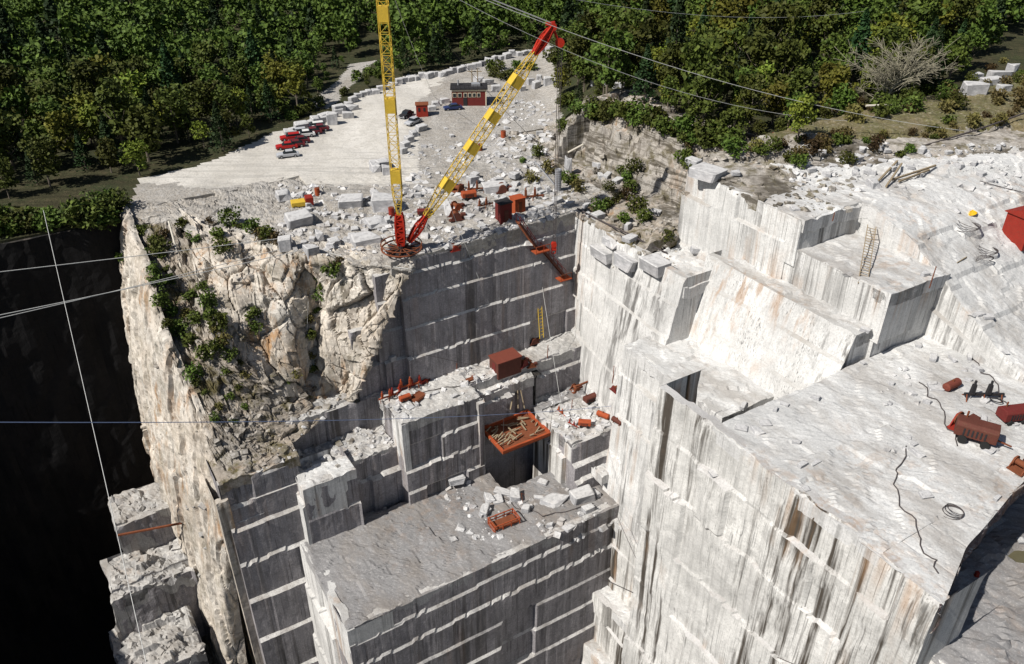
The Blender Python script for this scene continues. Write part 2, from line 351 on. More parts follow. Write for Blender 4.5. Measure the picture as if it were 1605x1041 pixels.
class MB:
    def __init__(s): s.V = []; s.F = []
    def add(s, V, F):
        n = len(s.V); s.V += [tuple(map(float, v)) for v in V]; s.F += [tuple(i+n for i in f) for f in F]; return s
    def frame(s, c, size, ex=(1, 0, 0), ey=(0, 1, 0), ez=(0, 0, 1), taper=1.):
        c = np.array(c, float); ex, ey, ez = (np.array(e, float) for e in (ex, ey, ez)); x, y, z = (k/2 for k in size)
        V = []
        for k, sz in ((-1, 1.), (1, taper)):
            for i, j in ((-1, -1), (1, -1), (1, 1), (-1, 1)):
                V.append(c+ex*i*x*sz+ey*j*y*sz+ez*k*z)
        return s.add(V, [(0, 3, 2, 1), (4, 5, 6, 7), (0, 1, 5, 4), (1, 2, 6, 5), (2, 3, 7, 6), (3, 0, 4, 7)])
    def box(s, x0, x1, y0, y1, z0, z1): return s.frame(((x0+x1)/2, (y0+y1)/2, (z0+z1)/2), (x1-x0, y1-y0, z1-z0))
    def bar(s, p, q, w, h=None):
        p = np.array(p, float); q = np.array(q, float); d = q-p; L = np.linalg.norm(d)
        if L < 1e-6: return s
        d /= L; r = np.array([0, 0, 1.]) if abs(d[2]) < .9 else np.array([1., 0, 0])
        x = np.cross(r, d); x /= np.linalg.norm(x); y = np.cross(d, x)
        return s.frame((p+q)/2, (w, h or w, L), x, y, d)
    def tube(s, pts, r, n=6, caps=True):
        pts = [np.array(p, float) for p in pts]; rr = r if isinstance(r, (list, tuple, np.ndarray)) else [r]*len(pts)
        V = []; F = []
        px = None
        for k, p in enumerate(pts):
            d = pts[min(k+1, len(pts)-1)]-pts[max(k-1, 0)]; d = d/(np.linalg.norm(d)+1e-9)
            if px is None:
                ref = np.array([0, 0, 1.]) if abs(d[2]) < .9 else np.array([1., 0, 0]); x = np.cross(ref, d)
            else: x = px-d*(px@d)
            x /= np.linalg.norm(x); px = x; y = np.cross(d, x)
            for j in range(n):
                a = 2*math.pi*j/n; V.append(p+rr[k]*(math.cos(a)*x+math.sin(a)*y))
        for k in range(len(pts)-1):
            for j in range(n):
                F.append((k*n+j, k*n+(j+1) % n, (k+1)*n+(j+1) % n, (k+1)*n+j))
        if caps: F += [tuple(range(n))[::-1], tuple(range((len(pts)-1)*n, len(pts)*n))]
        return s.add(V, F)
    def cyl(s, p, q, r, n=16): return s.tube([p, q], r, n)
    def ring(s, c, R, r, ez=(0, 0, 1), n=28, m=6):
        ez = np.array(ez, float); ez /= np.linalg.norm(ez); ref = np.array([1., 0, 0]) if abs(ez[0]) < .9 else np.array([0, 1., 0])
        x = np.cross(ez, ref); x /= np.linalg.norm(x); y = np.cross(ez, x); c = np.array(c, float); V = []; F = []
        for i in range(n):
            a = 2*math.pi*i/n; d = math.cos(a)*x+math.sin(a)*y
            for j in range(m):
                b = 2*math.pi*j/m; V.append(c+d*(R+r*math.cos(b))+ez*r*math.sin(b))
        for i in range(n):
            for j in range(m):
                F.append((i*m+j, ((i+1) % n)*m+j, ((i+1) % n)*m+(j+1) % m, i*m+(j+1) % m))
        return s.add(V, F)
    def prism(s, prof, x0, x1, axis='y'):
        """profile of (u, z) extruded along y (u is x) or x (u is y)"""
        n = len(prof); V = []
        for e in (x0, x1):
            for u, z in prof: V.append((u, e, z) if axis == 'y' else (e, u, z))
        F = [tuple(range(n))[::-1], tuple(range(n, 2*n))]+[(i, (i+1) % n, n+(i+1) % n, n+i) for i in range(n)]
        return s.add(V, F)
    def build(s, name, mat, parent=None, bevel=0., smooth=False):
        me = bpy.data.meshes.new(name); me.from_pydata(s.V, [], s.F); me.materials.append(mat)
        o = bpy.data.objects.new(name, me); COL.objects.link(o)
        if parent: o.parent = parent
        if bevel:
            b = o.modifiers.new('bevel', 'BEVEL'); b.width = bevel; b.segments = 2; b.limit_method = 'ANGLE'
        if smooth: me.polygons.foreach_set('use_smooth', [True]*len(me.polygons))
        return o
def empty(name, loc, rz=0, label=None, cat=None, group=None):
    o = bpy.data.objects.new(name, None); COL.objects.link(o); o.location = tuple(map(float, loc)); o.rotation_euler = (0, 0, rz); o.empty_display_size = .5
    return tag(o, label, cat, group)
def copy_tree(o, parent=None):
    c = o.copy(); COL.objects.link(c)
    c.parent = parent
    for ch in list(o.children): copy_tree(ch, c)
    return c
RA = QA                      # z rotation that lines a thing's x axis up with a
RB = QA-math.pi/2            # ... with b

# ================================================================== TERRAIN
def sstep(x, e0, e1):
    t = np.clip((x-e0)/(e1-e0), 0, 1); return t*t*(3-2*t)
def aedge(b): return np.where(b < -20, 12+.62*(-20-b), 15.5+.07*(b+20))
def H_upper(A, B):
    """height of the ground behind the pit: the lot, the old jointed cliff and the wooded shelf over it"""
    w = 1.6*fbm(A*.12, B*.12, 77, 3)+1.0*vn(A*.5, B*.5, 78)
    d = A-aedge(B)+w
    near = sstep(B, -34, -18)                      # how cliff-like the rise is
    steps = 0
    for k, (t, h) in enumerate([(-2.2, 2.), (-.9, 2.), (0.2, 2.2), (1.6, 2.), (3.2, 1.8)]):
        j = .9*vn(B*.22+k*9, A*.1, 80+k)
        steps = steps+h*sstep(d+j, t-.12, t+.12)
    soft = 10*sstep(d, -6, 24)
    z = -50+near*steps+(1-near)*soft
    z = z+.5*fbm(A*.1, B*.1, 90, 4)*sstep(abs(d), 0, 8)
    lot = sstep(-B, 24, 40)*sstep(-d, 2, 8)
    z = z+(1-lot)*.35*fbm(A*.5, B*.5, 91, 3)
    z = z+sstep(-B, 90, 300)*4
    return z
def upper(name, a0, a1, b0, b1, step, mat, dz=0., label=None, fn=None):
    nu = int((a1-a0)/step)+1; nv = int((b1-b0)/step)+1
    A, B = np.meshgrid(np.linspace(a0, a1, nu), np.linspace(b0, b1, nv), indexing='ij')
    Z = H_upper(A, B)+dz
    if fn is not None: Z = Z+fn(A, B)
    return gridobj(name, skirted(O0+A[..., None]*AX+B[..., None]*BX+Z[..., None]*ZX, 2.), mat, label)
upper('terrain', -320, 420, -420, -100, 4., M['forestfloor'], 0, 'wooded ground running back to the hills')
LOTB = np.array([(-400, 330), (0, 330), (150, 300), (300, 262), (440, 206), (500, 190), (545, 166), (590, 140), (640, 120), (700, 111), (760, 98), (800, 84), (872, 74), (876, 160), (2500, 160)], float)
def lot_upper(a0, a1, b0, b1, step, label):
    o = upper('lot', a0, a1, b0, b1, step, M['lot'], 0, label)
    me = o.data; me.materials.append(M['forestfloor']); me.materials.append(M['rough'])
    c = np.empty(len(me.polygons)*3, dtype=np.float32); me.polygons.foreach_get('center', c); c = c.reshape(-1, 3).astype(float)
    x, y = proj((c[:, 0], c[:, 1], np.full(len(c), -50.)))
    n = fbm(c[:, 0]*.25, c[:, 1]*.25, 60, 3)
    yb = np.interp(x, LOTB[:, 0], LOTB[:, 1])
    yr = 150+(x-640)*-1.6                      # stony ground right of the lot
    idx = np.where(y < yb+n*7, 1, np.where((x > 655) & (y > yr+n*60+40) | (y > 292+n*14), 2, 0)).astype(np.int32)
    q = c-O0; A = q@AX; B = q@BX
    idx[A > aedge(B)+n] = 1
    trk = (y > 84) & (y < 170) & (abs(x-(519+(152-y)*.95)) < 17+n*8)
    idx[trk] = 2
    idx[(x < 215-(y-300)*.4+n*26) & (y > 255)] = 1
    me.polygons.foreach_set('material_index', idx)
lot_upper(-62, 60, -100, -36, .7, 'pale gravel lot in front of the woods')
lot_upper(-30, 12, -36.3, -19.8, .5, 'stony near end of the gravel lot')
upper('forest_ground', 60, 420, -100, -36, 2., M['forestfloor'], 0, 'ground under the trees above the lot')
upper('forest_ground', -160, -62, -100, -34, 2., M['forestfloor'], 0, 'ground under the trees left of the lot')
def rimrough(A, B): 
    o, e = voro(A*.22, B*.22, 5); return .55*o+.2*fbm(A*.8, B*.8, 15, 3)
upper('quarry_rim', -30, 8, -20, -.0, .4, M['rough'], 0, 'trampled rock rim between lot and pit', fn=lambda A, B: rimrough(A, B)*sstep(-B, 0, 3))
upper('forest_ground', 25, 46.2, -36, 16, 1., M['forestfloor'], 0)
upper('old_cliff', 8, 25.2, -36, 14, .3, M['old'], 0, 'old jointed cliff with ledges under the trees', fn=lambda A, B: 1.1*voro(A*.55, B*.4, 8)[0]+.4*rimrough(A, B))
upper('forest_ground', 46, 420, -36, 30, 2., M['forestfloor'], 0, 'ground under the trees on the right')
# --- right side plateaus (white bench tops)
def plat_fn(A, B):
    z = 0
    for k, (k0, h) in enumerate([(13., .8), (19., .9), (25., .6)]):
        j = 2.2*fbm(A*.08, B*.08+k, 120+k, 3)
        z = z+h*sstep(k0-(B-.45*(A-19))+j, -.5, .5)
    return z
def ramp_fn(A, B):
    ci = np.floor(A/6.5+.5*vn(B*.1, A*0, 400)); h = 12*sstep(B+3.5*_h(ci, ci*0, 401), 34, 63)
    return plat_fn(A, B)-.88*12*sstep(B, 34, 63)-.12*np.minimum(np.floor(h/3.)*3., 12)
PL1 = bench('granite_plateau', 8, 18.2, 14, 34.2, -40, M['plateau'], .35, .14, .22, seed=11, fn=plat_fn)
PL2 = bench('granite_plateau', 18, 84, 14, 66, -40, M['plateau'], .3, .14, .22, seed=11, fn=ramp_fn, label='white upper plateau of bare granite')
bench('granite_plateau', 83, 170, 25, 66, -40.2, M['plateau'], 1., .3, .3, seed=12, fn=lambda A, B: -12*sstep(B, 34, 63))

for o in (PL1, PL2):
    me = o.data; me.materials.append(M['old']); me.materials.append(M['slope'])
    c = np.empty(len(me.polygons)*3, dtype=np.float32); me.polygons.foreach_get('center', c); c = c.reshape(-1, 3).astype(float)
    q = c-O0; A = q@AX; B = q@BX; n = 5*fbm(A*.12, B*.12, 61, 4)
    k = B-.42*(A-19)+n
    me.polygons.foreach_set('material_index', np.where(k < 14.5, 2, np.where((k < 21) | ((A < 17) & (B < 26+n)), 1, 0)).astype(np.int32))
# --- right-hand wall (faces the sun)
ZB = -160
wall('quarry_wall', 'a', 0, -.4, 24, ZB, -50, M['white'], .35, (-54.2, -58.6, -63.5, -69, -75, -82, -92, -105, -118, -132, -146), .15, 3.6, .2, seed=21, tilt=.17, tb=20., label='sunlit white wall running out from the inner corner', ends=12)
bench('quarry_ledge', 0, 8.4, -.3, 14.4, -50, M['rubbleslope'], .3, .3, .5, slope=(.12, 0), seed=22, label='rubble ledge on top of the white wall')
wall('quarry_wall', 'a', 8, 14, 32.5, -60, -40, M['white'], .3, (-43.5, -50.3), .35, 4.2, .5, seed=23, label='tall white granite tower face', ends=5)
bench('quarry_ledge', 0, 8.4, 14.4, 24.2, -51.2, M['plateau'], .3, .25, .45, seed=24)
wall('quarry_wall', 'a', 5.0, 22.5, 46, ZB, -48.5, M['white'], .4, (-52, -57, -63, -70, -78, -88, -100, -115, -130), .16, 3.8, .3, seed=25, ends=7, tilt=.24)
bench('quarry_ledge', 5.5, 8.6, 24, 46, -48.5, M['plateau'], .35, .2, .35, seed=26)
wall('quarry_wall', 'a', 8, 32, 47, -50, -43.8, M['white'], .4, (), .3, 4., .3, seed=27)
bench('granite_bench', 8, 18.6, 33, 47, -43.8, M['plateau'], .4, .15, .25, seed=28)
def ramp_wall():
    B, t = np.meshgrid(np.linspace(32, 66, 100), np.linspace(0, 1, 40), indexing='ij')
    top = -40.05-12*sstep(B, 34, 63); Z = -54+(top+54)*t
    d = .3*fbm(B*.3, Z*.25, 290, 4)+.5*(vn(np.floor(B/4.3)*3.3, Z*0, 291))+.5*(t < .6)
    d = d*np.clip((1-t)*8, 0, 1)
    P = O0+(18-d)[..., None]*AX+B[..., None]*BX+Z[..., None]*ZX
    return P
gridobj('quarry_wall', ramp_wall(), M['white'], 'low white face the ladder leans on')
wall('quarry_wall', 'b', 34, 7.8, 18.4, -46, -40, M['white'], .3, (), .1, 4, .2, seed=292)
# bench with the machines
bench('granite_bench', -16, 18.5, 46.6, 66.6, -52, M['plateau'], .35, .14, .16, seed=30, label='broad white bench carrying the red machines')
EDG = [(-16.3, 72.6), (-14.5, 71.9), (-12.7, 71.2), (-10.9, 70.5), (-9., 69.8), (-6, 69.3), (-3, 68.7), (3, 67.6), (12, 66.6), (30, 66.2)]
lip = [[Wd(a, 64.5+.0*a, -52.05) for a, b in EDG], [Wd(a, (b+64.5)/2, -52.02) for a, b in EDG], [Wd(a, b, -52.0) for a, b in EDG], [Wd(a, b+.1, -52.8) for a, b in EDG], [Wd(a, b-.2, -55) for a, b in EDG], [Wd(a, b-2.0, -61) for a, b in EDG], [Wd(a, b-3.5, -68) for a, b in EDG]]
loft('granite_bench', lip[:3], M['plateau'], 120, 30, .12, .3, .12, seed=32, ndir=np.array([0, 0, 1.]))
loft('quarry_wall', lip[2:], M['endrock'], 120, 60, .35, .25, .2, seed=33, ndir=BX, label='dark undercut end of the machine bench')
wall('quarry_wall', 'a', -15.9, 64, 72.2, -75, -52.3, M['streaky'], .4, (), .2, 4, .2, seed=330, ends=2)
bench('granite_bench', 18.3, 84, 62, 66.4, -52.1, M['plateau'], .5, .16, .2, seed=31)
wall('quarry_wall', 'a', -16, 38.5, 72.4, ZB, -52, M['streaky'], .4, (-57.5, -64, -72, -81, -92, -104, -118, -132), .2, 3.4, .8, rough=.5, seed=34, gaps=.12, label='streaked wall below the machine bench')
wall('quarry_wall', 'b', 46.5, 8, 18.2, -54, -43.9, M['white'], .4, (), .3, 4., .3, seed=36)
bench('quarry_floor', -14, 60, 60, 110, -60, M['floor'], .45, .3, .4, seed=39, label='low grey floor at the bottom right', fn=lambda A, B: 1.5*sstep(B, 80, 95)*vn(A*.1, B*.1, 3))
wall('quarry_wall', 'a', -14, 72, 110, ZB, -60, M['streaky'], .5, (-66, -74, -84), .4, 4., .4, seed=40)
# stepped lower tiers of the right wall
for (c, b0, b1, zt, sd, mt) in [(-9.3, 17.5, 47, -86.5, 43, 'streaky'), (-12.2, 23, 52, -99, 44, 'streaky'), (-14.2, 25, 60, -109, 45, 'streaky')]:
    wall('quarry_wall', 'a', c, b0, b1, ZB, zt, M[mt], .35, tuple(zt-4.5-6.5*k for k in range(6)), .18, 3.0, .55, seed=sd, rough=.35, gaps=.1, ends=4)
    bench('quarry_ledge', c, c+4.6, b0, b1, zt, M['plateau'], .35, .15, .25, seed=sd+20)

wall('quarry_wall', 'a', -6.5, 21, 39.5, ZB, -59.5, M['white'], .35, (-64, -70, -77, -84), .16, 3.4, .4, seed=310, ends=5, tilt=.05)
bench('quarry_ledge', -6.6, 5.5, 21, 39.5, -59.5, M['plateau'], .35, .15, .25, seed=311)
# --- inner corner: grey shaded wall
wall('quarry_wall', 'b', 0, -29, .3, -74, -50, M['grey'], .25, (-52.4, -56., -60.6, -65.4), .29, 4.4, .1, rough=.06, seed=51, label='grey shaded back wall with pale ledges', slope=-.01, ends=1)
wall('quarry_wall', 'b', -.7, -32.2, -28.9, -74, -52,
     M['grey'], .3, (-56., -60.6, -65.4), .27, 4.4, .25, seed=520, slope=-.01, ends=1)
wall('quarry_wall', 'b', -.7, -36.4, -31.9, -74, -59.5, M['grey'], .3, (-60.6, -65.4), .29, 4.4, .25, seed=52, slope=-.01, ends=1)
# benches
wall('quarry_wall', 'b', 8.5, -34, -21.7, -96, -70, M['grey'], .3, (-74.2, -78.2, -82.), .3, 4.2, .15, seed=53, label='grey banded front of the working bench')
bench('working_bench', -34, -21.4, -.6, 8.6, -70, M['bench'], .3, .2, .3, seed=54, label='working bench under the grey wall')
wall('quarry_wall', 'b', 6.4, -21.8, -11.3, -100, -71.4, M['grey'], .3, (-73.2, -80), .5, 4.2, .2, seed=55)
wall('quarry_wall', 'a', -22.3, 8.3, 9.3, -90, -70.6, M['white'], .25, (), .1, 4.2, .1, seed=56, ends=.8)
wall('quarry_wall', 'b', 9.25, -22.3, -21.5, -90, -70.6, M['grey'], .25, (), .1, 4.2, .1, seed=560, ends=.8)
bench('quarry_ledge', -22.4, -21.4, 8., 9.3, -70.6, M['bench'], .25, .1, 0, seed=561)
bench('working_bench', -21.8, -11.2, 4.9, 6.5, -71.4, M['bench'], .3, .2, .3, seed=57)
bench('working_bench', -21.8, -.0, -.6, 5.2, -70, M['bench'], .3, .25, .45, seed=58)
wall('quarry_wall', 'b', 5.1, -22, .1, -80, -70, M['grey'], .3, (-72.5,), .4, 4.2, .2, seed=59)
wall('quarry_wall', 'a', -34, -1, 8.7, -98, -70, M['white'], .3, (-80,), .2, 3., .3, seed=60, label='white sunlit end of the working bench', ends=1)
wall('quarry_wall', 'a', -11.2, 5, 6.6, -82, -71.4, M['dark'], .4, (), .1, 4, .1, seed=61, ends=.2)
# middle right block
bench('quarry_floor', -11.5, .2, 4.9, 9.6, -76.6, M['floor'], .3, .25, .4, seed=62)
bench('granite_block_bench', -12.4, .2, 9.2, 18.3, -76, M['bench'], .3, .2, .45, seed=63, label='block bench covered with machinery')
wall('quarry_wall', 'a', -12.4, 9., 18.4, -100, -76, M['streaky'], .3, (-79,), .3, 1.3, .6, seed=64, label='white fluted side of the block bench')
wall('quarry_wall', 'b', 18.4, -12.4, -3., -94, -76, M['grey'], .3, (-79.5, -82), .9, 3., .5, seed=65)
bench('quarry_ledge', -9.4, -2, 18, 22, -80.5, M['plateau'], .3, .4, .9, seed=66)
# lower floor with the dark hole in it
bench('quarry_floor', -50, -20.9, 8.3, 25, -84, M['floor'], .3, .2, .22, seed=67, label='grey lower quarry floor')
bench('quarry_floor', -21., -8.2, 13.6, 25, -84, M['floor'], .3, .2, .22, seed=68)
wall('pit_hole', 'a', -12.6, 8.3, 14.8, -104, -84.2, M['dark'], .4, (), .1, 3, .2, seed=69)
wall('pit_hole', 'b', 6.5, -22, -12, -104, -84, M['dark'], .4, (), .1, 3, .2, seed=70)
wall('quarry_wall', 'b', 25, -50, -8.0, ZB, -84, M['grey'], .35, (-86.8, -91, -95.6, -100.6, -106, -112, -118, -126), .27, 4.6, .12, seed=71, label='grey banded front below the lower floor', rough=.08)
wall('quarry_wall', 'a', -50, 8, 25.2, ZB, -84, M['white'], .4, (-92, -102), .4, 3., .4, seed=72)
# left part of the benches
bench('working_bench', -49, -33.6, -4, .1, -70.2, M['bench'], .3, .3, .5, seed=73, label='narrow ledge at the foot of the warm cliff')
wall('quarry_wall', 'b', 0, -48.5, -33.8, -80, -70.2, M['grey'], .3, (-75.5,), .3, 5., .5, seed=74)
bench('working_bench', -48.5, -33.7, -.2, 6.2, -75.2, M['bench'], .28, .35, .7, seed=75, label='low bench heaped with crushed stone')
wall('quarry_wall', 'b', 6.2, -58, -33.6, -118, -75.4, M['grey'], .3, (-79, -85, -91.5, -99, -107), .6, 2.4, .5, seed=76, label='grey fluted wall below the crushed stone bench')
wall('quarry_wall', 'b', 5.8, -58.2, -48, -90, -71.6, M['grey'], .3, (-78,), .4, 3., .3, seed=77)
bench('working_bench', -58, -47.6, -3, 5.9, -71.4, M['rubbleslope'], .3, .4, .6, seed=78)
wall('quarry_wall', 'a', -48.6, 3, 9.2, -92, -74.3, M['white'], .3, (-77,), .3, 2.5, .3, seed=79)
bench('working_bench', -48.6, -41.2, 5.2, 9.1, -74.3, M['plateau'], .3, .2, .3, seed=80, label='pale slab block jutting over the pit')
wall('quarry_wall', 'b', 9.0, -48.6, -41.2, -96, -74.3, M['grey'], .3, (-80,), .3, 2.5, .3, seed=81)
# pit bottom and the shadowed gorge on the left
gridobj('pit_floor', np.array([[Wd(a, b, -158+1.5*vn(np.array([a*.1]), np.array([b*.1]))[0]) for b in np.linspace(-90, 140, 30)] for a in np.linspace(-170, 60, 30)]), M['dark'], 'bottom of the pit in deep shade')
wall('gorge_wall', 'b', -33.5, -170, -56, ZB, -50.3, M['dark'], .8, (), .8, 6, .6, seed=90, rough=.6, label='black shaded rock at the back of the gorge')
# the gorge's left side faces away from the sun
def west():
    B, Z = np.meshgrid(np.linspace(-40, 95, 90), np.linspace(-160, -72, 80), indexing='ij')
    o, e = voro(B*.12, Z*.12, 95)
    A = -104+2.5*o+1.5*fbm(B*.1, Z*.1, 96)-(.05*(Z+38))*-1*0
    return O0+A[..., None]*AX+B[..., None]*BX+Z[..., None]*ZX
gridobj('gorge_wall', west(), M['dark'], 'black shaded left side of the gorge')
bench('forest_ground', -200, -102, -34, 96, -71.6, M['forestfloor'], 2., 1., seed=97)

# --- left buttress and gully: natural rock
P_ = gp
R0 = [P_(196, 347, -50), P_(205, 380, -51.5), P_(225, 425, -53), P_(236, 480, -56), P_(265, 560, -61), P_(300, 640, -66), P_(345, 745, -72.5)]
def q3(a, b, z): return Wd(a, b, z)
Rq = [(*toq(p), p[2]) for p in R0]
rows = [[q3(a+1.2, b, z+.6) for a, b, z in Rq], R0,
        [q3(a-1.6, b+1.0, z-6) for a, b, z in Rq], [q3(a-3.2, b+1.5, z-14) for a, b, z in Rq],
        [q3(a-4.6, b+1.8, z-26) for a, b, z in Rq], [q3(a-5.6, b+2, z-45) for a, b, z in Rq], [q3(a-6, b+2, z-80) for a, b, z in Rq]]
rows = [[r[0]+ -BX*6]+r+[r[-1]+BX*1.+AX*(.8+.35*k)] for k, r in enumerate(rows)]
loft('buttress', rows, M['warm'], 150, 280, .75, .22, .3, seed=101, label='tall sunlit rock buttress beside the dark gorge', vz=.5)
wall('quarry_wall', 'b', 6.4, -59., -57.4, ZB, -74, M['warm'], .4, (), .3, 3, .3, seed=102)
# warm cliff
cols = [((300, 362, -50), (330, 530, -58)), ((350, 385, -50.3), (365, 560, -61)), ((400, 385, -50.3), (425, 595, -65)), ((450, 392, -50.3), (470, 605, -67.5)),
        ((490, 405, -50.6), (478, 612, -68.5)), ((520, 405, -50.6), (500, 615, -69)), ((580, 412, -50.8), (535, 612, -69.7)), ((638, 420, -51.), (562, 607, -70.3))]
T = [gp(*c[0]) for c in cols]; Bm = [gp(*c[1]) for c in cols]
T[-1] = onb(640, 417, 1.0); Bm[-1] = onb(563, 606, 1.0)
bul = [0, .4, -.2, 1.1, -4.2, -1.8, .1, -1.1]
rows = []
for k, f in enumerate((0, .06, .3, .6, .85, 1., 1.12)):
    r = []
    for i in range(len(cols)):
        h = T[i]*(1-f)+Bm[i]*f
        prof = (f*(1-f))*4
        out = np.array([-.3, -.95, .1])
        r.append(h+out*(prof*(1.1+bul[i])))
    r.append(r[-1]-BX*3.5+AX*.4)
    rows.append(r)
rows.insert(0, [t-BX*7+ZX*.3 for t in T]+[T[-1]-BX*9])
loft('cliff', rows, M['warm'], 260, 210, 1.35, .2, .2, seed=103, label='warm weathered cliff of angular rock with cracks', vz=.8)
# gully floor between buttress and cliff
rows = [[P_(198, 340, -50), P_(235, 342, -50), P_(270, 345, -50), P_(310, 350, -50)],
        [P_(208, 385, -52), P_(245, 400, -52.5), P_(285, 410, -53), P_(325, 420, -53)],
        [P_(228, 440, -54.5), P_(265, 460, -56), P_(305, 480, -57), P_(350, 520, -58)],
        [P_(240, 500, -58), P_(285, 530, -60), P_(330, 560, -61), P_(400, 580, -63)],
        [P_(270, 565, -61.5), P_(320, 600, -64), P_(380, 620, -66), P_(460, 610, -67.5)],
        [P_(305, 645, -66.5), P_(350, 670, -68.5), P_(410, 680, -70), P_(500, 620, -69.5)],
        [P_(347, 745, -72), P_(390, 730, -71.7), P_(435, 712, -71.7), P_(560, 612, -70.5)]]
loft('gully', rows, M['rubbleslope'], 150, 170, .8, .4, .35, seed=104, ndir=np.array([0, 0, 1.]), label='rubble choked gully between buttress and cliff')
# broken ledges low in the gorge
for k, (a0, a1, b0, b1, z) in enumerate([(-71, -63, -20, -13, -88), (-74, -63, -14, -5, -94), (-76, -65, -6, 4, -101)]):
    bench('gorge_ledge', a0, a1, b0, b1, z, M['bench'], .3, .5, .9, seed=110+k, chip=1.)
    wall('gorge_ledge', 'b', b1, a0, a1, z-14, z, M['grey'], .5, (), .3, 3, .8, seed=120+k, rough=.8)
    wall('gorge_ledge', 'a', a0, b0, b1, z-14, z, M['bench'], .5, (), .3, 3, .8, seed=130+k, rough=.8)

tp = [P_(196, 345, -50), P_(235, 344, -50), P_(270, 347, -50), P_(300, 360, -50)]+T[1:]+[Wd(-28, 1.0, -50.6)]
rows = [[p-ZX*.5-np.array([.1, .3, 0]) for p in tp], [p+ZX*.15-BX*.6 for p in tp]]
for f in (.3, .65, 1.):
    rows.append([p*(1-f)+(O0+toq(p)[0]*AX-37*BX-50*ZX)*f for p in tp])
loft('quarry_rim', rows, M['rough'], 160, 90, .5, .3, .3, seed=105, ndir=np.array([0, 0, 1.]), label='stony rim above the weathered cliff')
# ================================================================== placing on the ground that was built
bpy.context.view_layer.update()
DG = bpy.context.evaluated_depsgraph_get()
def hit(x, y, up=False):
    """the ground point a photo point shows"""
    d = mathutils.Vector(ray(x, y)).normalized(); o = mathutils.Vector((0, 0, 0))
    ok, loc, n, i, ob, mt = S.ray_cast(DG, o, d)
    n = np.array(n); n = n if n@np.array(d) < 0 else -n
    return (np.array(loc), n) if ok else (gp(x, y, -50.), np.array([0, 0, 1.]))
def ground(P):
    ok, loc, n, i, ob, mt = S.ray_cast(DG, mathutils.Vector((P[0], P[1], P[2]+30)), mathutils.Vector((0, 0, -1)))
    return np.array(loc) if ok else np.array(P)
def msc(P): return float(P[1]*PC-P[2]*PS)/F        # metres per photo pixel there

# ------------------------------------------------------------------ trees
def crown_quads(rng, n, H, R, kind, size):
    C = []
    if kind == 'conifer':
        z = rng.rand(n)**.75; ang = rng.rand(n)*6.283
        rr = R*(1-z)**.85*(.35+.65*rng.rand(n)**.5)*(1+.25*np.sin(ang*5+z*30))
        C = np.stack([rr*np.cos(ang), rr*np.sin(ang), H*(.1+.9*z)-rr*.25], 1)
    else:
        k = 13; cc = []
        for i in range(k):
            a = rng.rand()*6.283; h = rng.rand(); rad_ = R*(.25+.5*rng.rand())*(1-.5*abs(h-.4))
            cc.append((rad_*math.cos(a), rad_*math.sin(a), H*(.30+.58*h), R*(.32+.22*rng.rand())))
        cc.append((0, 0, H*.86, R*.42)); cc = np.array(cc)
        i = rng.randint(0, len(cc), n); v = rng.randn(n, 3); v /= np.linalg.norm(v, axis=1, keepdims=True)
        r = cc[i, 3]*(.55+.5*rng.rand(n))
        C = cc[i, :3]+v*r[:, None]*np.array([1, 1, .8])
    nrm = rng.randn(n, 3)+np.array([0, 0, .7]); nrm /= np.linalg.norm(nrm, axis=1, keepdims=True)
    t = np.cross(nrm, rng.randn(n, 3)); t /= np.linalg.norm(t, axis=1, keepdims=True); b = np.cross(nrm, t)
    s = size*(.6+.8*rng.rand(n))[:, None]
    q = np.stack([C-t*s-b*s*.5, C+t*s*.2-b*s*.8, C+t*s+b*s*.3, C-t*s*.1+b*s*.8], 1)
    return q.reshape(-1, 3)
def quadsF(nv): return np.arange(nv).reshape(-1, 4)
def trunk_mb(rng, H, kind):
    m = MB(); top = H*(.93 if kind == 'conifer' else .7)
    m.tube([(0, 0, -.6), (.05*rng.randn(), .05*rng.randn(), H*.3), (.15*rng.randn(), .15*rng.randn(), top)], [.2, .14, .04], 6)
    if kind != 'conifer':
        for k in range(5):
            a = rng.rand()*6.283; h = H*(.25+.3*rng.rand()); L = H*.22
            m.tube([(0, 0, h), (L*.6*math.cos(a), L*.6*math.sin(a), h+L*.5), (L*math.cos(a), L*math.sin(a), h+L*1.1)], [.08, .05, .02], 5)
    return m
KIND = [('broadleaf_tree', 'broad', 9.5, 3.3, 'leaf', 950, .30), ('broadleaf_tree', 'broad', 8.0, 3.0, 'leaf', 850, .28),
        ('broadleaf_tree', 'broad', 10.5, 3.5, 'leaf', 1000, .30), ('yellowing_tree', 'broad', 8.5, 3.0, 'leaf2', 850, .28),
        ('conifer_tree', 'conifer', 11.5, 2.5, 'leaf3', 1100, .26), ('conifer_tree', 'conifer', 9.5, 2.2, 'leaf3', 950, .24)]
protos = []
for k, (nm, kd, H, R, lm, n, sz) in enumerate(KIND):
    rng = np.random.RandomState(40+k)
    V = crown_quads(rng, n, H, R, kd, sz)
    protos.append((nm, kd, H, R, lm, V, trunk_mb(rng, H, kd)))
FB = np.array([(-300, 340), (0, 322), (150, 292), (300, 256), (440, 200), (500, 178), (518, 150), (545, 160), (590, 138), (640, 118), (700, 108), (760, 96), (800, 84), (868, 72)], float)
FR = np.array([(876, 150), (900, 168), (960, 172), (1000, 182), (1080, 208), (1140, 222), (1190, 238), (1250, 222), (1300, 205), (1360, 213), (1420, 208), (1455, 195), (1490, 140), (1530, 100), (1570, 70), (1605, 45), (1900, 0)], float)
cands = []
rng = np.random.RandomState(77)
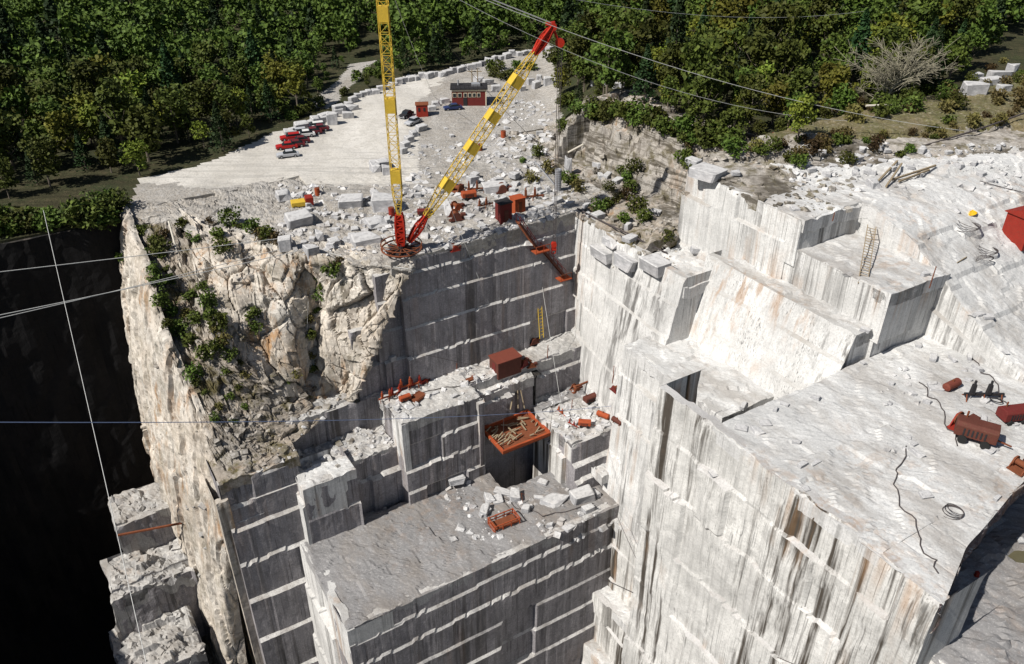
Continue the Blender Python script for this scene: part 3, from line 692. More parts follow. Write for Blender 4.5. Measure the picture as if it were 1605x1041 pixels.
for gx in np.arange(-230, 290, 5.1):
    for gy in np.arange(105, 345, 5.1):
        X = gx+rng.uniform(-2.2, 2.2); Y = gy+rng.uniform(-2.2, 2.2)
        A, B = toq((X, Y, 0)); A_ = np.array([A]); B_ = np.array([B])
        if B > 34: continue
        Z = float(H_upper(A_, B_)[0])
        if B > 14: Z = -38.
        x, y = proj((X, Y, Z))
        if x < -120 or x > 1730 or y < -130 or y > 345: continue
        if x < 872:
            if y > np.interp(x, FB[:, 0], FB[:, 1]): continue
            if 495 < x < 600 and y > 78 and abs(x-(522+(152-y)*.95)) < 26: continue      # the pale track through the trees
        elif y > np.interp(x, FR[:, 0], FR[:, 1])+rng.uniform(-2, 2): continue
        if rng.rand() < .04: continue
        cands.append((math.hypot(math.hypot(X, Y), Z), X, Y, Z, x, y))
cands.sort()
vis = [c for c in cands if -30 < c[4] < 1635 and c[5] > -5]
near = set(id(c) for c in vis[:262])
made = {}
farV = {'leaf': [], 'leaf3': []}
LAB = {'broadleaf_tree': 'leafy green broadleaf tree in the forest behind the quarry', 'yellowing_tree': 'yellowish green tree in the forest behind the quarry', 'conifer_tree': 'dark green conifer in the forest behind the quarry'}
for c in cands:
    _, X, Y, Z, x, y = c
    pc = .22 if x < 860 else .12
    u = rng.rand(); k = rng.choice([4, 5]) if u < pc else (3 if u < pc+.22 else rng.choice([0, 1, 2]))
    edge = (x > 872 and y > np.interp(x, FR[:, 0], FR[:, 1])-14) or (x < 872 and y > np.interp(x, FB[:, 0], FB[:, 1])-10)
    sc = rng.choice([rng.uniform(.5, .8), rng.uniform(.8, 1.05), rng.uniform(1.05, 1.35)])*(.72 if edge else 1.)
    if x < 610 and x > 495 and y > 100: sc *= .42
    if 1340 < x < 1460 and y > 168: continue
    rz = rng.uniform(0, 6.28)
    P = (X, Y, Z-.15)
    if id(c) in near:
        nm, kd, H, R, lm, V, tm = protos[k]
        if k not in made:
            e = empty(nm, P, rz)
            meshobj('crown', V, quadsF(len(V)), M[lm], e); tm.build('trunk', M['bark'], e)
            made[k] = e
        else:
            e = copy_tree(made[k]); e.location = P; e.rotation_euler = (0, 0, rz)
        zone = 'left of the yellow mast' if x < 600 else 'between the mast and the boom tip' if x < 868 else 'above the old jointed cliff' if x < 1150 else 'above the plateau middle' if x < 1400 else 'above the far right plateau'
        row_ = 'front row ' if edge else ''
        tag(e, LAB[nm].replace('in the forest behind the quarry', ('in the forest front row ' if edge else 'deep in the forest ')+zone), 'tree', row_+nm.replace('_', ' ')+'s '+zone)
        e.scale = (sc*rng.uniform(.9, 1.15), sc*rng.uniform(.9, 1.15), sc)
    else:
        nm, kd, H, R, lm, V, tm = protos[k]
        Q = V.reshape(-1, 4, 3); sel = Q[:len(Q)//3]; mid = sel.mean(1, keepdims=True); sel = mid+(sel-mid)*1.5
        cs, sn = math.cos(rz), math.sin(rz)
        Rm = np.array([[cs, sn, 0], [-sn, cs, 0], [0, 0, 1]])
        farV['leaf3' if kd == 'conifer' else 'leaf'].append(sel.reshape(-1, 3)@Rm*sc+np.array(P))
for nm, lab in (('leaf', 'broadleaf'), ('leaf3', 'conifer')):
    V = np.concatenate(farV[nm]); tag(meshobj('woodland', V, quadsF(len(V)), M[nm]), 'mass of far %s forest beyond the nearer trees' % lab, None, None, 'stuff')

# bushes
bush_proto = []
for k, (R, n, lm) in enumerate([(1.5, 420, 'leafbush'), (1.1, 320, 'leafbush'), (1.3, 380, 'leaf'), (1.2, 300, 'brush')]):
    rng = np.random.RandomState(70+k); V = crown_quads(rng, n, R*1.5, R*1.1, 'broad', .15)
    bush_proto.append((V, M[lm])); 
bmade = {}
def bush(x, y, size, k, label, group, P=None):
    P = hit(x, y)[0] if P is None else P
    if k not in bmade:
        V, m = bush_proto[k]; o = meshobj('bush', V, quadsF(len(V)), m); bmade[k] = o
    else: o = bmade[k].copy(); COL.objects.link(o)
    o.location = tuple(P-np.array([0, 0, .35*size])); s = size; o.scale = (s, s, s*random.uniform(.8, 1.1)); o.rotation_euler = (0, 0, random.uniform(0, 6))
    return tag(o, label, 'bush', group)
GB = [(225, 365), (240, 380), (232, 400), (255, 372), (250, 405), (238, 430), (285, 355), (300, 372), (330, 350), (345, 372), (352, 392), (375, 358), (420, 372), (435, 380), (245, 450), (250, 478), (270, 492), (262, 512),
      (290, 495), (310, 505), (285, 520), (330, 500), (345, 515), (352, 535), (340, 550), (360, 560), (375, 572), (355, 585), (385, 590), (300, 540), (320, 560), (398, 500), (402, 520), (465, 590), (455, 600), (310, 605), (322, 618), (360, 625), (345, 640), (385, 640), (300, 590), (375, 610), (522, 430), (530, 415), (495, 440), (500, 470), (497, 490), (505, 455), (488, 560), (492, 580), (255, 395), (262, 425), (268, 445), (338, 520), (347, 500), (325, 480), (300, 470), (318, 455), (410, 375), (395, 362), (360, 350), (310, 380), (510, 425), (482, 505), (488, 530), (340, 660), (365, 662)]
for i, (x, y) in enumerate(GB):
    bush(x, y, random.uniform(.65, 1.35) if 300 < y < 600 else .6, (0, 1, 2, 3, 1)[i % 5], *(('green bush at the head of the gully near the cliff rim', 'bushes at the gully head') if y < 425 and x < 460 else ('green bush in the dark crevice of the warm cliff', 'bushes in the cliff crevice') if x > 460 else ('bush in the thicket halfway down the gully', 'bushes halfway down the gully') if y < 580 else ('small bush among the rubble at the gully foot', 'bushes at the gully foot')))
CB = [(975, 270), (985, 285), (990, 300), (978, 310), (995, 270), (880, 280), (895, 290), (905, 300), (1075, 245), (1080, 262), (1070, 255), (965, 315), (1000, 330), (950, 325), (1010, 345), (1080, 230), (955, 300), (1240, 255), (1250, 262), (1255, 248), (1330, 255), (1410, 245), (1425, 240), (1225, 232), (1210, 240), (880, 195), (883, 205), (835, 285), (940, 330), (980, 348), (1045, 380), (860, 270), (840, 245), (820, 255)]
for i, (x, y) in enumerate(CB):
    bush(x, y, random.uniform(.7, 1.25), (0, 1, 2, 3)[i % 4], 'low bush on the ledges of the old jointed cliff', 'bushes on the old cliff and its ledges')
FG = [(455, 188), (470, 182), (485, 175), (500, 168), (540, 150), (770, 112), (785, 108), (800, 118), (790, 125), (778, 120), (808, 108), (440, 172), (448, 180), (830, 110), (560, 128), (575, 118), (590, 122)]
for i, (x, y) in enumerate(FG):
    bush(x, y, random.uniform(1., 1.8), i % 3, 'green bush at the edge of the gravel lot', 'bushes along the edge of the lot')
for i in range(46):
    x = random.uniform(885, 1160); y = np.interp(x, [885, 900, 1000, 1080, 1160], [158, 172, 188, 214, 232])+random.uniform(-8, 12)
    bush(x, y, random.uniform(.9, 2.), (0, 1, 2, 1)[i % 4], 'bush growing along the rim of the old jointed cliff', 'bushes along the old cliff rim')
for i in range(34):
    x = random.uniform(1180, 1605); y = np.interp(x, [1180, 1250, 1350, 1450, 1605], [236, 228, 222, 208, 175])+random.uniform(-8, 14)
    bush(x, y, random.uniform(.5, 1.2), (3, 1, 3, 3)[i % 4], 'scrubby bush on the slope above the white plateau', 'scrub above the white plateau')
for i in range(60):
    x = random.uniform(1320, 1605); y = random.uniform(150, 212)-(x-1320)*random.uniform(.05, .35)
    bush(x, y, random.uniform(.7, 1.6), (3, 0, 3, 1)[i % 4], 'brownish scrub around the dead tree and the slab pile', 'scrub around the dead tree', ground(gp(x, y, -39)))
for i in range(34):
    x = random.uniform(-20, 190); y = 366-.13*x+random.uniform(-14, 6)
    bush(x, y, random.uniform(1., 2.2), i % 3, 'leafy bush on the rim above the black gorge', 'bushes on the gorge rim', ground(gp(x, y, -50)))
# bleached dead tree leaning in front of the forest on the right
Pd = ground(gp(1372, 172, -39))
e = empty('dead_tree', Pd, 0, 'bleached bare tree spreading pale twigs before the dark forest', 'tree')
e.scale = (1.5, 1.5, 1.5)
m = MB(); tw = MB(); rng = np.random.RandomState(3)
m.tube([(0, 0, -.3), (.8, 0, 2), (2.2, 0, 4.5)], [.22, .16, .1], 6)
for k in range(38):
    a = rng.uniform(-.5, 3.4); h = rng.uniform(1, 4.5); L = rng.uniform(2.5, 5.5); p0 = np.array([h*.45, 0, h]); d = np.array([math.cos(a)*.9, rng.uniform(-.6, .6), .35+.5*abs(math.sin(a))])
    p1 = p0+d*L*.5; p2 = p0+d*L; m.tube([p0, p1, p2], [.05, .035, .015], 4)
    for q in range(30):
        f = rng.uniform(.3, 1.); s0 = p0+(p2-p0)*f; v = d*.7+rng.randn(3)*.6; tw.bar(s0, s0+v*rng.uniform(.4, 1.1), .028)
m.build('trunk', M['deadwood'], e); tw.build('twigs', M['deadwood'], e)

# ------------------------------------------------------------------ stone blocks
def block_mesh(seed, L=1., Wd_=1., H=1.):
    r = np.random.RandomState(seed); nx, ny, nz = 4, 3, 3
    m = MB(); m.box(-.5, .5, -.5, .5, 0, 1); V = np.array(m.V)
    V += r.uniform(-.09, .09, V.shape); V[:4, 2] = -.15
    for c in r.choice([4, 5, 6, 7], r.randint(0, 3), replace=False): V[c] -= np.sign(V[c]-[0, 0, .3])*r.uniform(.1, .3)*np.array([1, 1, .9])
    me = bpy.data.meshes.new('stone_block'); me.from_pydata([tuple(v) for v in V], [], m.F); me.materials.append(M['stone']); return me
BM = [block_mesh(k) for k in range(8)]
NB = [0]
def block(x, y, w, h, dpt, rz, label, group=None, tilt=(0, 0), P=None, mat=None):
    """w, h: width and height in photo pixels; dpt: depth in metres"""
    P = hit(x, y)[0] if P is None else P
    k = msc(P); NB[0] += 1
    o = bpy.data.objects.new('stone_block', BM[NB[0] % 8]); COL.objects.link(o)
    if mat: o.data = o.data.copy(); o.data.materials[0] = mat
    o.location = tuple(P-np.array([0, 0, .05])); o.rotation_euler = (tilt[0], tilt[1], rz); o.scale = (w*k, dpt, h*k*1.1)
    b = o.modifiers.new('bevel', 'BEVEL'); b.width = .06; b.segments = 1
    return tag(o, label, 'stone block', group)
rng = np.random.RandomState(9)
row = np.array([(446, 209), (470, 200), (500, 190), (528, 178), (552, 158), (566, 147), (590, 142), (620, 131), (650, 122), (700, 114), (742, 104), (766, 95), (800, 86), (832, 80), (866, 76)], float)
d = np.concatenate([[0], np.cumsum(np.hypot(*np.diff(row, axis=0).T))]); n = 46
for i in range(n):
    t = d[-1]*(i+.5)/n; x = np.interp(t, d, row[:, 0]); y = np.interp(t, d, row[:, 1])+rng.uniform(-1.5, 1.5)
    block(x, y+3, rng.uniform(8, 15), rng.uniform(5, 8.5), rng.uniform(1., 1.8), RA+rng.uniform(-.25, .35), 'rough grey granite block in the row lining the lot edge', 'granite blocks lining the far edge of the lot')
for (x, y, w, h, dp, rz) in [(472, 203, 20, 11, 2.2, .5), (497, 195, 17, 12, 2, .6), (521, 194, 16, 17, 1.8, .3), (508, 188, 14, 10, 1.6, .8), (546, 184, 18, 9, 1.8, .2), (550, 172, 22, 8, 1.6, .5), (532, 176, 18, 11, 1.6, .6), (455, 212, 18, 8, 1.8, .4)]:
    block(x, y, w, h, dp, rz, 'large grey granite block behind the parked red cars', 'granite blocks heaped behind the parked cars')
for (x, y, w, h, dp, rz) in [(660, 204, 16, 8, 1.5, .7), (650, 213, 15, 8, 1.5, .7), (641, 222, 13, 9, 1.5, .8), (636, 231, 12, 9, 1.4, .7), (631, 240, 12, 9, 1.4, .8)]:
    block(x, y, w, h, dp, rz, 'grey block in the short row beside the yellow mast', 'granite blocks in the short row by the mast')
for (x, y, w, h, dp, rz) in [(588, 268, 16, 12, 2, .3), (600, 262, 18, 11, 2, .5), (606, 272, 14, 12, 1.6, .2), (585, 258, 12, 6, 1.5, .4)]:
    block(x, y, w, h, dp, rz, 'pale block in the small heap left of the mast', 'pale blocks heaped left of the mast')
for (x, y, w, h, dp, rz) in [(684, 166, 14, 7, 1.3, .4), (697, 161, 14, 7, 1.3, .5), (677, 172, 12, 6, 1.3, .3), (765, 132, 16, 8, 1.5, .4), (750, 128, 14, 8, 1.5, .4), (778, 142, 14, 8, 1.5, .2)]:
    block(x, y, w, h, dp, rz, 'grey block beside the red control house', 'granite blocks around the control house')
for (x, y, w, h, dp, rz) in [(831, 132, 11, 9, 1.3, .4), (840, 138, 12, 10, 1.3, .7), (846, 126, 10, 8, 1.2, .1), (859, 132, 14, 11, 1.5, .3), (818, 142, 10, 7, 1.2, .5), (930, 134, 8, 8, 1, .5), (950, 134, 10, 5, 1, .2), (965, 137, 9, 7, 1, .3), (975, 136, 8, 6, 1, .3)]:
    block(x, y, w, h, dp, rz, 'whitish boulder at the forest edge right of the boom tip', 'whitish boulders at the forest edge')
block(467, 350, 36, 15, 3.2, .55, 'thick grey slab with dark shaded side, nearest the orange drum')
block(590, 350, 32, 6, 3., .5, 'flat grey slab just left of the mast foot')
block(572, 378, 42, 10, 3.4, .5, 'long flat grey slab in front of the mast foot')
block(448, 388, 18, 17, 1.7, .2, 'square block perched at the left end of the cliff rim')
block(488, 398, 20, 15, 2., .6, 'white topped block on the cliff rim above the dark crack')
block(501, 373, 14, 12, 1.3, .2, 'small upright block behind the white topped rim block')
block(524, 383, 16, 9, 1.6, .5, 'small dark sided block on the rim near the long slab')
block(603, 324, 40, 17, 3.4, .1, 'big grey block left of the mast above the flat slabs')
block(550, 322, 34, 14, 3., .1, 'big pale block left of the grey block by the mast')
block(446, 310, 24, 10, 2.2, .5, 'grey block beside the yellow box at the lot edge')
block(702, 330, 12, 8, 4.2, .2, 'long pale slab standing between boom and machinery', None, (0.3, 0))
block(775, 297, 34, 10, 2.6, .2, 'pale slab behind the rusty machinery heap')
block(740, 287, 16, 12, 1.6, .6, 'grey block at the foot of the stony slope behind the boom')
block(890, 268, 10, 22, 1, .2, 'upright pale block in front of the old cliff')
for (x, y, w, h, dp, rz) in [(948, 392, 40, 14, 2.6, RB), (985, 405, 44, 17, 2.6, RB), (1028, 412, 40, 18, 2.8, RB), (960, 372, 30, 10, 2., RB)]:
    block(x, y, w, h, dp, rz, 'large squared block on the white wall top below the tower', 'squared blocks on top of the white wall', P=hit(x, y)[0]-ZX*1.0)
for (x, y, w, h, dp, rz) in [(1525, 145, 36, 15, 2.2, .1), (1553, 132, 30, 10, 2., .3), (1565, 120, 34, 9, 1.8, .1), (1585, 112, 18, 12, 1.6, .8), (1530, 124, 16, 9, 1.4, .3), (1572, 142, 20, 9, 1.5, .4)]:
    block(x, y, w, h, dp, rz, 'grey slab in the pile on the brown slope at right', 'slabs piled on the brown slope')
for (x, y, w, h, dp, rz) in [(1553, 30, 14, 14, 1.3, .4), (1562, 35, 10, 8, 1.2, .6), (1592, 12, 16, 14, 1.6, .3), (1545, 34, 9, 5, 1, .3)]:
    block(x, y, w, h, dp, rz, 'grey boulder showing through the trees at top right', 'boulders among the trees at top right')
block(1530, 60, 1, 1, .1, 0, 'x') if False else None
block(789, 772, 30, 5, 1.4, .2-.5, 'long flat white offcut lying on the lower floor')
block(868, 786, 40, 8, 2.6, .9, 'broken pale slab in the middle of the lower floor')
block(912, 782, 34, 15, 2.2, .4, 'tall white broken block at the right side of the lower floor')
block(714, 752, 26, 8, 2., .3, 'white offcut at the back of the lower floor')
block(895, 830, 20, 8, 1.6, .3, 'grey block at the front edge of the lower floor') if False else None
block(1340, 252, 16, 9, 1.5, .4, 'white boulder on the plateau edge beside the scrap timber')
block(1370, 292, 20, 10, 1.8, .2, 'pale boulder at the foot of the scrap timber heap')
block(1245, 330, 12, 6, 1.2, .2, 'small dark sided block on the plateau corner')
block(1110, 275, 44, 12, 3.4, RB+.2, 'loaf shaped white block crowning the tall tower')

CL = 'loose stone block among the clutter near the crane base'
for i in range(46):
    x = random.uniform(640, 900) if i % 3 else random.uniform(440, 610); y = random.uniform(275, 345) if i % 3 else random.uniform(305, 392)
    if abs(x-630) < 30 and y > 370: continue
    block(x, y, random.uniform(6, 16), random.uniform(3, 9), random.uniform(.6, 1.6), random.uniform(0, 3), 'loose stone block in the clutter right of the mast' if i % 3 else 'loose stone block in the clutter left of the mast', 'loose blocks right of the mast' if i % 3 else 'loose blocks left of the mast')
for i in range(16):
    x = random.uniform(655, 860); y = random.uniform(190, 270)
    block(x, y, random.uniform(5, 11), random.uniform(2.5, 6), random.uniform(.5, 1.1), random.uniform(0, 3), 'stone on the stony slope behind the boom', 'stones on the slope behind the boom')
for i in range(26):
    x = random.uniform(700, 955); y = random.uniform(735, 850)
    if y < 745+(955-x)*.1-20: continue
    P, nn = hit(x, y)
    if nn[2] < .7 or abs(P[2]+84) > 1.2: continue
    block(x, y, random.uniform(6, 26), random.uniform(3, 10), random.uniform(.5, 1.9), random.uniform(0, 3), 'waste stone scattered on the lower floor', 'waste stones on the lower floor', P=P)
for i in range(34):
    x = random.uniform(600, 975); y = random.uniform(520, 690); P, nn = hit(x, y)
    if nn[2] < .7: continue
    block(x, y, random.uniform(6, 15), random.uniform(2.5, 7), random.uniform(.4, 1.2), random.uniform(0, 3), 'waste stone left on the working benches', 'waste stones on the working benches', P=P)
for i in range(30):
    x = random.uniform(890, 1120); y = random.uniform(250, 400); P, nn = hit(x, y)
    if nn[2] < .5: continue
    block(x, y, random.uniform(7, 22), random.uniform(4, 10), random.uniform(.7, 2), random.uniform(0, 3), 'fallen block on the ledges below the old cliff', 'fallen blocks below the old cliff', P=P)
for i in range(30):
    x = random.uniform(1150, 1605); y = random.uniform(232, 285); P, nn = hit(x, y)
    block(x, y, random.uniform(6, 16), random.uniform(3, 7), random.uniform(.5, 1.3), random.uniform(0, 3), 'broken stone along the back of the white plateau', 'broken stones along the back of the plateau', P=P)
for i in range(60):
    x = random.uniform(1100, 1605); y = random.uniform(430, 900); P, nn = hit(x, y)
    if nn[2] < .6: continue
    block(x, y, random.uniform(5, 20), random.uniform(2, 7), random.uniform(.4, 1.5), random.uniform(0, 3), 'flat stone scrap on the right hand benches', 'stone scraps on the right hand benches', P=P)
# rubble: countless small stones
ICO = np.array([(1, 1, 1), (-1, -1, 1), (-1, 1, -1), (1, -1, -1), (0, 0, 1.5), (1.3, 0, 0), (0, 1.3, 0), (-1.3, 0, 0), (0, -1.3, 0)], float)*.5
import itertools
CUBEV = np.array(list(itertools.product((-.5, .5), repeat=3))); CUBEF = np.array([(0, 1, 3, 2), (4, 6, 7, 5), (0, 4, 5, 1), (2, 3, 7, 6), (0, 2, 6, 4), (1, 5, 7, 3)])
def rubble(polys, n, s0, s1, mat, label, seed, keep=None):
    r = np.random.RandomState(seed); V = []; Fs = []; k = 0
    for (x0, y0, x1, y1, w) in polys:
        for _ in range(int(n*w)):
            x = r.uniform(x0, x1); y = r.uniform(y0, y1); P, nn = hit(x, y)
            if nn[2] < .45 or P[2] > -30: continue
            if fbm(np.array([P[0]*.25]), np.array([P[1]*.25]), seed+200, 2)[0] < -.08 and r.rand() < .8: continue
            s = s0+(s1-s0)*r.rand()**3.2
            Rm, _q = np.linalg.qr(r.randn(3, 3)); v = (CUBEV*(1+r.uniform(-.35, .35, CUBEV.shape)))@Rm*s*np.array([1, 1, .65])+P
            V.append(v); Fs.append(CUBEF+8*k); k += 1
    o = meshobj('rubble', np.concatenate(V), np.concatenate(Fs), mat); return tag(o, label, None, None, 'stuff')
rubble([(240, 560, 560, 735, 1.), (230, 350, 420, 560, .5), (330, 640, 440, 735, .6)], 480, .12, 1.0, M['old'], 'loose stones filling the gully beside the buttress', 1)
rubble([(470, 650, 635, 715, .8), (430, 700, 520, 730, .1)], 900, .1, .6, M['stone'], 'crushed stone on the low bench left of the working bench', 2)
rubble([(600, 560, 930, 660, 1.), (850, 600, 985, 690, .4)], 650, .18, 1.0, M['stone'], 'stone chips scattered over the working benches', 3)
rubble([(640, 300, 900, 400, 1.), (640, 220, 860, 330, .7), (440, 290, 640, 400, .7), (760, 150, 870, 260, .6)], 850, .18, 1.1, M['stone'], 'scattered stones on the rim and the stony ground behind', 4)
rubble([(700, 700, 960, 850, 1.)], 330, .15, 1.0, M['stone'], 'stone chips on the lower quarry floor', 5)
rubble([(900, 330, 1060, 420, 1.), (880, 240, 1140, 340, 1.2), (1140, 220, 1340, 330, .8)], 600, .15, .9, M['old'], 'rubble along the ledges of the old cliff', 6)
rubble([(1240, 225, 1605, 300, 1.6), (1250, 300, 1605, 560, .08), (1380, 560, 1605, 720, .3)], 330, .15, .8, M['stone'], 'scattered stones on the white plateau', 7)
rubble([(180, 780, 330, 1030, .7)], 500, .2, 1.4, M['bench'], 'broken rock on the ledges low in the gorge', 8)
# ================================================================== THINGS
def lattice(p, q, w, nb, r=.06, taper=.35, ends=3.):
    """square lattice beam with zigzag bracing, drawn in at both ends"""
    p = np.array(p, float); q = np.array(q, float); d = q-p; L = np.linalg.norm(d); d /= L
    ref = np.array([0, 0, 1.]) if abs(d[2]) < .9 else np.array([1., 0, 0]); x = np.cross(ref, d); x /= np.linalg.norm(x); y = np.cross(d, x)
    def wid(t): return w*(taper+(1-taper)*min(1, t*L/ends, (1-t)*L/ends))/2
    m = MB(); C = []
    for i in range(nb+1):
        t = i/nb; h = wid(t); c = p+d*L*t; C.append([c+h*(sx*x+sy*y) for sx, sy in ((-1, -1), (1, -1), (1, 1), (-1, 1))])
    for i in range(nb):
        for j in range(4):
            m.bar(C[i][j], C[i+1][j], r*2.3)
            a, b = (j, (j+1) % 4) if i % 2 else ((j+1) % 4, j)
            m.bar(C[i][a], C[i+1][b], r*1.3); m.bar(C[i][j], C[i][(j+1) % 4], r*1.2)
    return m, x, y, d, L
# ------------------------------------------------------------------ the derrick
base, _n = hit(630, 396); base = base+0
D = empty('derrick', base, 0, 'tall yellow lattice derrick with red foot, leaning boom and red boom tip', 'derrick')
top = np.array([0, 0, -13.-base[2]]); tipw = onb(866, 42, 1.6); tip = tipw-base; piv = gp(641, 379, base[2]+1.6)-base
bd = tip-piv; bl = np.linalg.norm(bd); bu = bd/bl
m, x_, y_, d_, L_ = lattice((0, 0, 5.6), top, 1.2, 26, .042); m.build('mast', M['yellow'], D)
for f in (.17, .46, .80): MB().frame((0, 0, 5.6+(top[2]-5.6)*f), (1.27, 1.27, 1.7)).build('splice_plate', M['yellow'], D)
m, *_ = lattice((0, 0, 1.2), (0, 0, 5.7), 1.1, 6, .09, .7, 1.); m.frame((0, 0, 3.4), (.8, .8, 4)); m.build('mast_foot', M['signalred'], D)
m, x_, y_, d_, L_ = lattice(piv+bu*4.2, tip-bu*3.8, 1.35, 24, .045, .5, 4.); B_ = m.build('boom', M['yellow'], D)
for f in (.2, .43, .62, .83): MB().frame(piv+bu*(4.2+f*(bl-8)), (1.4, 1.4, 1.5), x_, y_, d_).build('splice_plate', M['yellow'], D)
m, *_ = lattice(piv, piv+bu*4.3, .9, 5, .09, .4, 2.); m.build('boom_foot', M['signalred'], D)
m, *_ = lattice(tip-bu*4, tip, .9, 5, .1, .5, 2.); m.frame(tip-bu*1.8, (.6, .7, 3.6), x_, y_, d_)
bt = m.build('boom_tip', M['signalred'], D)
m = MB(); m.bar(tip, tip+np.array([1.0, .3, -2.2]), .45, .3); m.bar(tip+np.array([-.9, 0, .3]), tip+np.array([.3, 0, .5]), .35); m.cyl(tip+np.array([1.0, .0, -2.0]), tip+np.array([1.0, .6, -2.0]), .6, 14); m.cyl(tip+np.array([0, -.3, 0]), tip+np.array([0, .3, 0]), .55, 14)
m.build('sheave', M['signalred'], bt)
m = MB()
m.ring((0, 0, .7), 2.7, .12, n=36); m.ring((0, 0, 1.35), 2.75, .08, n=36)
for k in range(12):
    a = k*math.pi/6; m.bar((.3*math.cos(a), .3*math.sin(a), .7), (2.7*math.cos(a), 2.7*math.sin(a), .7), .1); m.bar((2.7*math.cos(a), 2.7*math.sin(a), .7), (2.75*math.cos(a), 2.75*math.sin(a), 1.35), .07)
m.build('bull_wheel', M['rust'], D)
m = MB(); m.box(-1.6, 1.6, -.25, .25, 0, .5).box(-.25, .25, -1.6, 1.6, .02, .48); m.cyl((0, 0, 0), (0, 0, 1.3), .45, 12)
for k in range(6):
    a = k*1.05+.3; m.frame((1.5*math.cos(a), 1.5*math.sin(a), .3), (.7, .5, .6), (math.cos(a), math.sin(a), 0), (-math.sin(a), math.cos(a), 0))
m.build('base', M['black'], D)
hk = np.array([tip[0]+1.0, tip[1]+.3, 0]); hz = proj
zb = onb(859, 388, 1.9)[2]-base[2]
m = MB(); 
for dx in (-.18, .1, .34): m.tube([(hk[0]+dx, hk[1], tip[2]-2.2), (hk[0]+dx*.6, hk[1], zb+.6)], .045, 5)
m.build('hoist_rope', M['darkcable'], D)
m = MB(); m.frame((hk[0], hk[1], zb), (.8, .45, 1.3), taper=.7); m.cyl((hk[0], hk[1]-.3, zb+.2), (hk[0], hk[1]+.3, zb+.2), .42, 12); m.ring((hk[0], hk[1], zb-1.), .28, .08, (0, 1, 0), 12)
hb = m.build('hook_block', M['signalred'], D)
m = MB(); zf = -70.5-base[2]
m.tube([(hk[0], hk[1], zb-1), (hk[0]-.2, hk[1]+.2, zf+4)], .035, 5); m.build('sling', M['darkcable'], D)
m = MB()
for dy in (-.2, .2): m.tube([top*1.+np.array([0, dy, 0]), tip+np.array([0, dy, .4])], .04, 5)
m.build('topping_lift', M['cable'], D)
m = MB(); m.cyl(top-ZX*.3, top+ZX*.9, .3, 10); m.cyl(top-ZX*.05, top+ZX*.25, .9, 14); m.build('mast_cap', M['signalred'], D)

for k, (a, b, z) in enumerate([(-103, -6, -38.2), (-103, 6.4, -39.7)]):
    o = MB().tube([(0, 0, -35), (0, 0, .3)], [.35, .25], 8).build('anchor_post', M['rust']); o.location = tuple(Wd(a, b, z)); tag(o, ['steel anchor post of the upper gorge cable', 'steel anchor post of the paired gorge cables'][k], 'post')
# ------------------------------------------------------------------ wire ropes
def cable(pts, r, sag, mat, label, group=None):
    pts = [np.array(p, float) for p in pts]; out = []
    for i in range(len(pts)-1):
        for k in range(24):
            t = k/24; p = pts[i]*(1-t)+pts[i+1]*t; out.append(p-ZX*4*sag*t*(1-t))
    out.append(pts[-1]); o = pts[0]; m = MB().tube([p-o for p in out], r, 5); ob = m.build('cable', mat); ob.location = tuple(o)
    return tag(ob, label, 'cable', group)
TOP = base+top
def at(x, y, dist): d = ray(x, y); return d/np.linalg.norm(d)*dist
cable([TOP, ground(gp(1520, 225, -40))+ZX*.3], .035, 3.0, M['cable'], 'thin guy cable from the mast top across the forest to the far right')
cable([TOP, hit(681, 152)[0]], .03, 1., M['cable'], 'thin guy cable dropping from the mast top to the lot')
cable([TOP, ground(gp(1590, 30, -40))+ZX*12], .03, 9., M['cable'], 'guy cable sagging low before the trees and rising at right')
cable([TOP, ground(gp(905, 238, -46))], .03, 2., M['darkcable'], 'dark guy cable from the mast top to the old cliff') 
cable([TOP, ground(gp(1330, 215, -40))], .028, 4., M['cable'], 'faint guy cable ending at the forest edge above the plateau')
cable([Wd(-103, -6, -38.5), hit(448, 379)[0]+ZX*.6], .05, .2, M['cable'], 'pale taut cable, upper one crossing the dark gorge')
cable([Wd(-103, 6, -40), hit(492, 392)[0]+ZX*.4, hit(640, 424)[0]+ZX*.3], .05, .5, M['cable'], 'pale cable crossing the gorge and running on to the mast foot')
cable([Wd(-103, 6.8, -40.7), hit(447, 392)[0]+ZX*.3], .045, .6, M['cable'], 'pale cable close beneath the long gorge cable')
cable([at(-10, 662, 60), onb(1000, 632, 10)*.96], .03, 1.1, M['bluecable'] if 'bluecable' in M else M['cable'], 'bluish cable stretched level across the whole pit')
cable([at(68, 330, 100), at(148, 680, 80), at(232, 1052, 70)], .03, .0, M['cable'], 'thin pale cable hanging down the front of the black gorge')
cable([hit(962, 800)[0]+ZX*.3, hit(1056, 1005)[0]+ZX*.2], .035, .2, M['darkcable'], 'dark cable dropping down the lower white wall')
cable([hit(934, 902)[0], hit(1260, 1036)[0]-np.array([0, 1, 0])], .04, .2, M['darkcable'], 'dark cable slanting across the foot of the streaked wall')
cable([hit(1535, 286)[0]+ZX*.2, hit(1625, 318)[0]+ZX*1.], .05, .1, M['darkcable'], 'black cable lying over the plateau above the red shed')
cable([hit(1400, 245)[0]+ZX*.4, ground(gp(1615, 200, -39))+ZX*1.5], .13, .4, M['darkcable'], 'thick dark pipe-like cable on the brown slope at right')
cable([hit(905, 330)[0]+ZX*.3, hit(990, 372)[0]+ZX*.3, hit(1046, 400)[0]+ZX*.3], .12, .1, M['darkcable'], 'dark hose lying along the top of the white wall')
cable([hit(668, 560)[0]+ZX*.4, hit(862, 600)[0]+ZX*.4], .03, .1, M['darkcable'], 'dark air line lying across the working bench')
cable([onb(708, 330, -.2), onb(800, 560, 1.)+ZX*.4], .04, .3, M['cable'], 'grey rope hanging down the grey back wall')
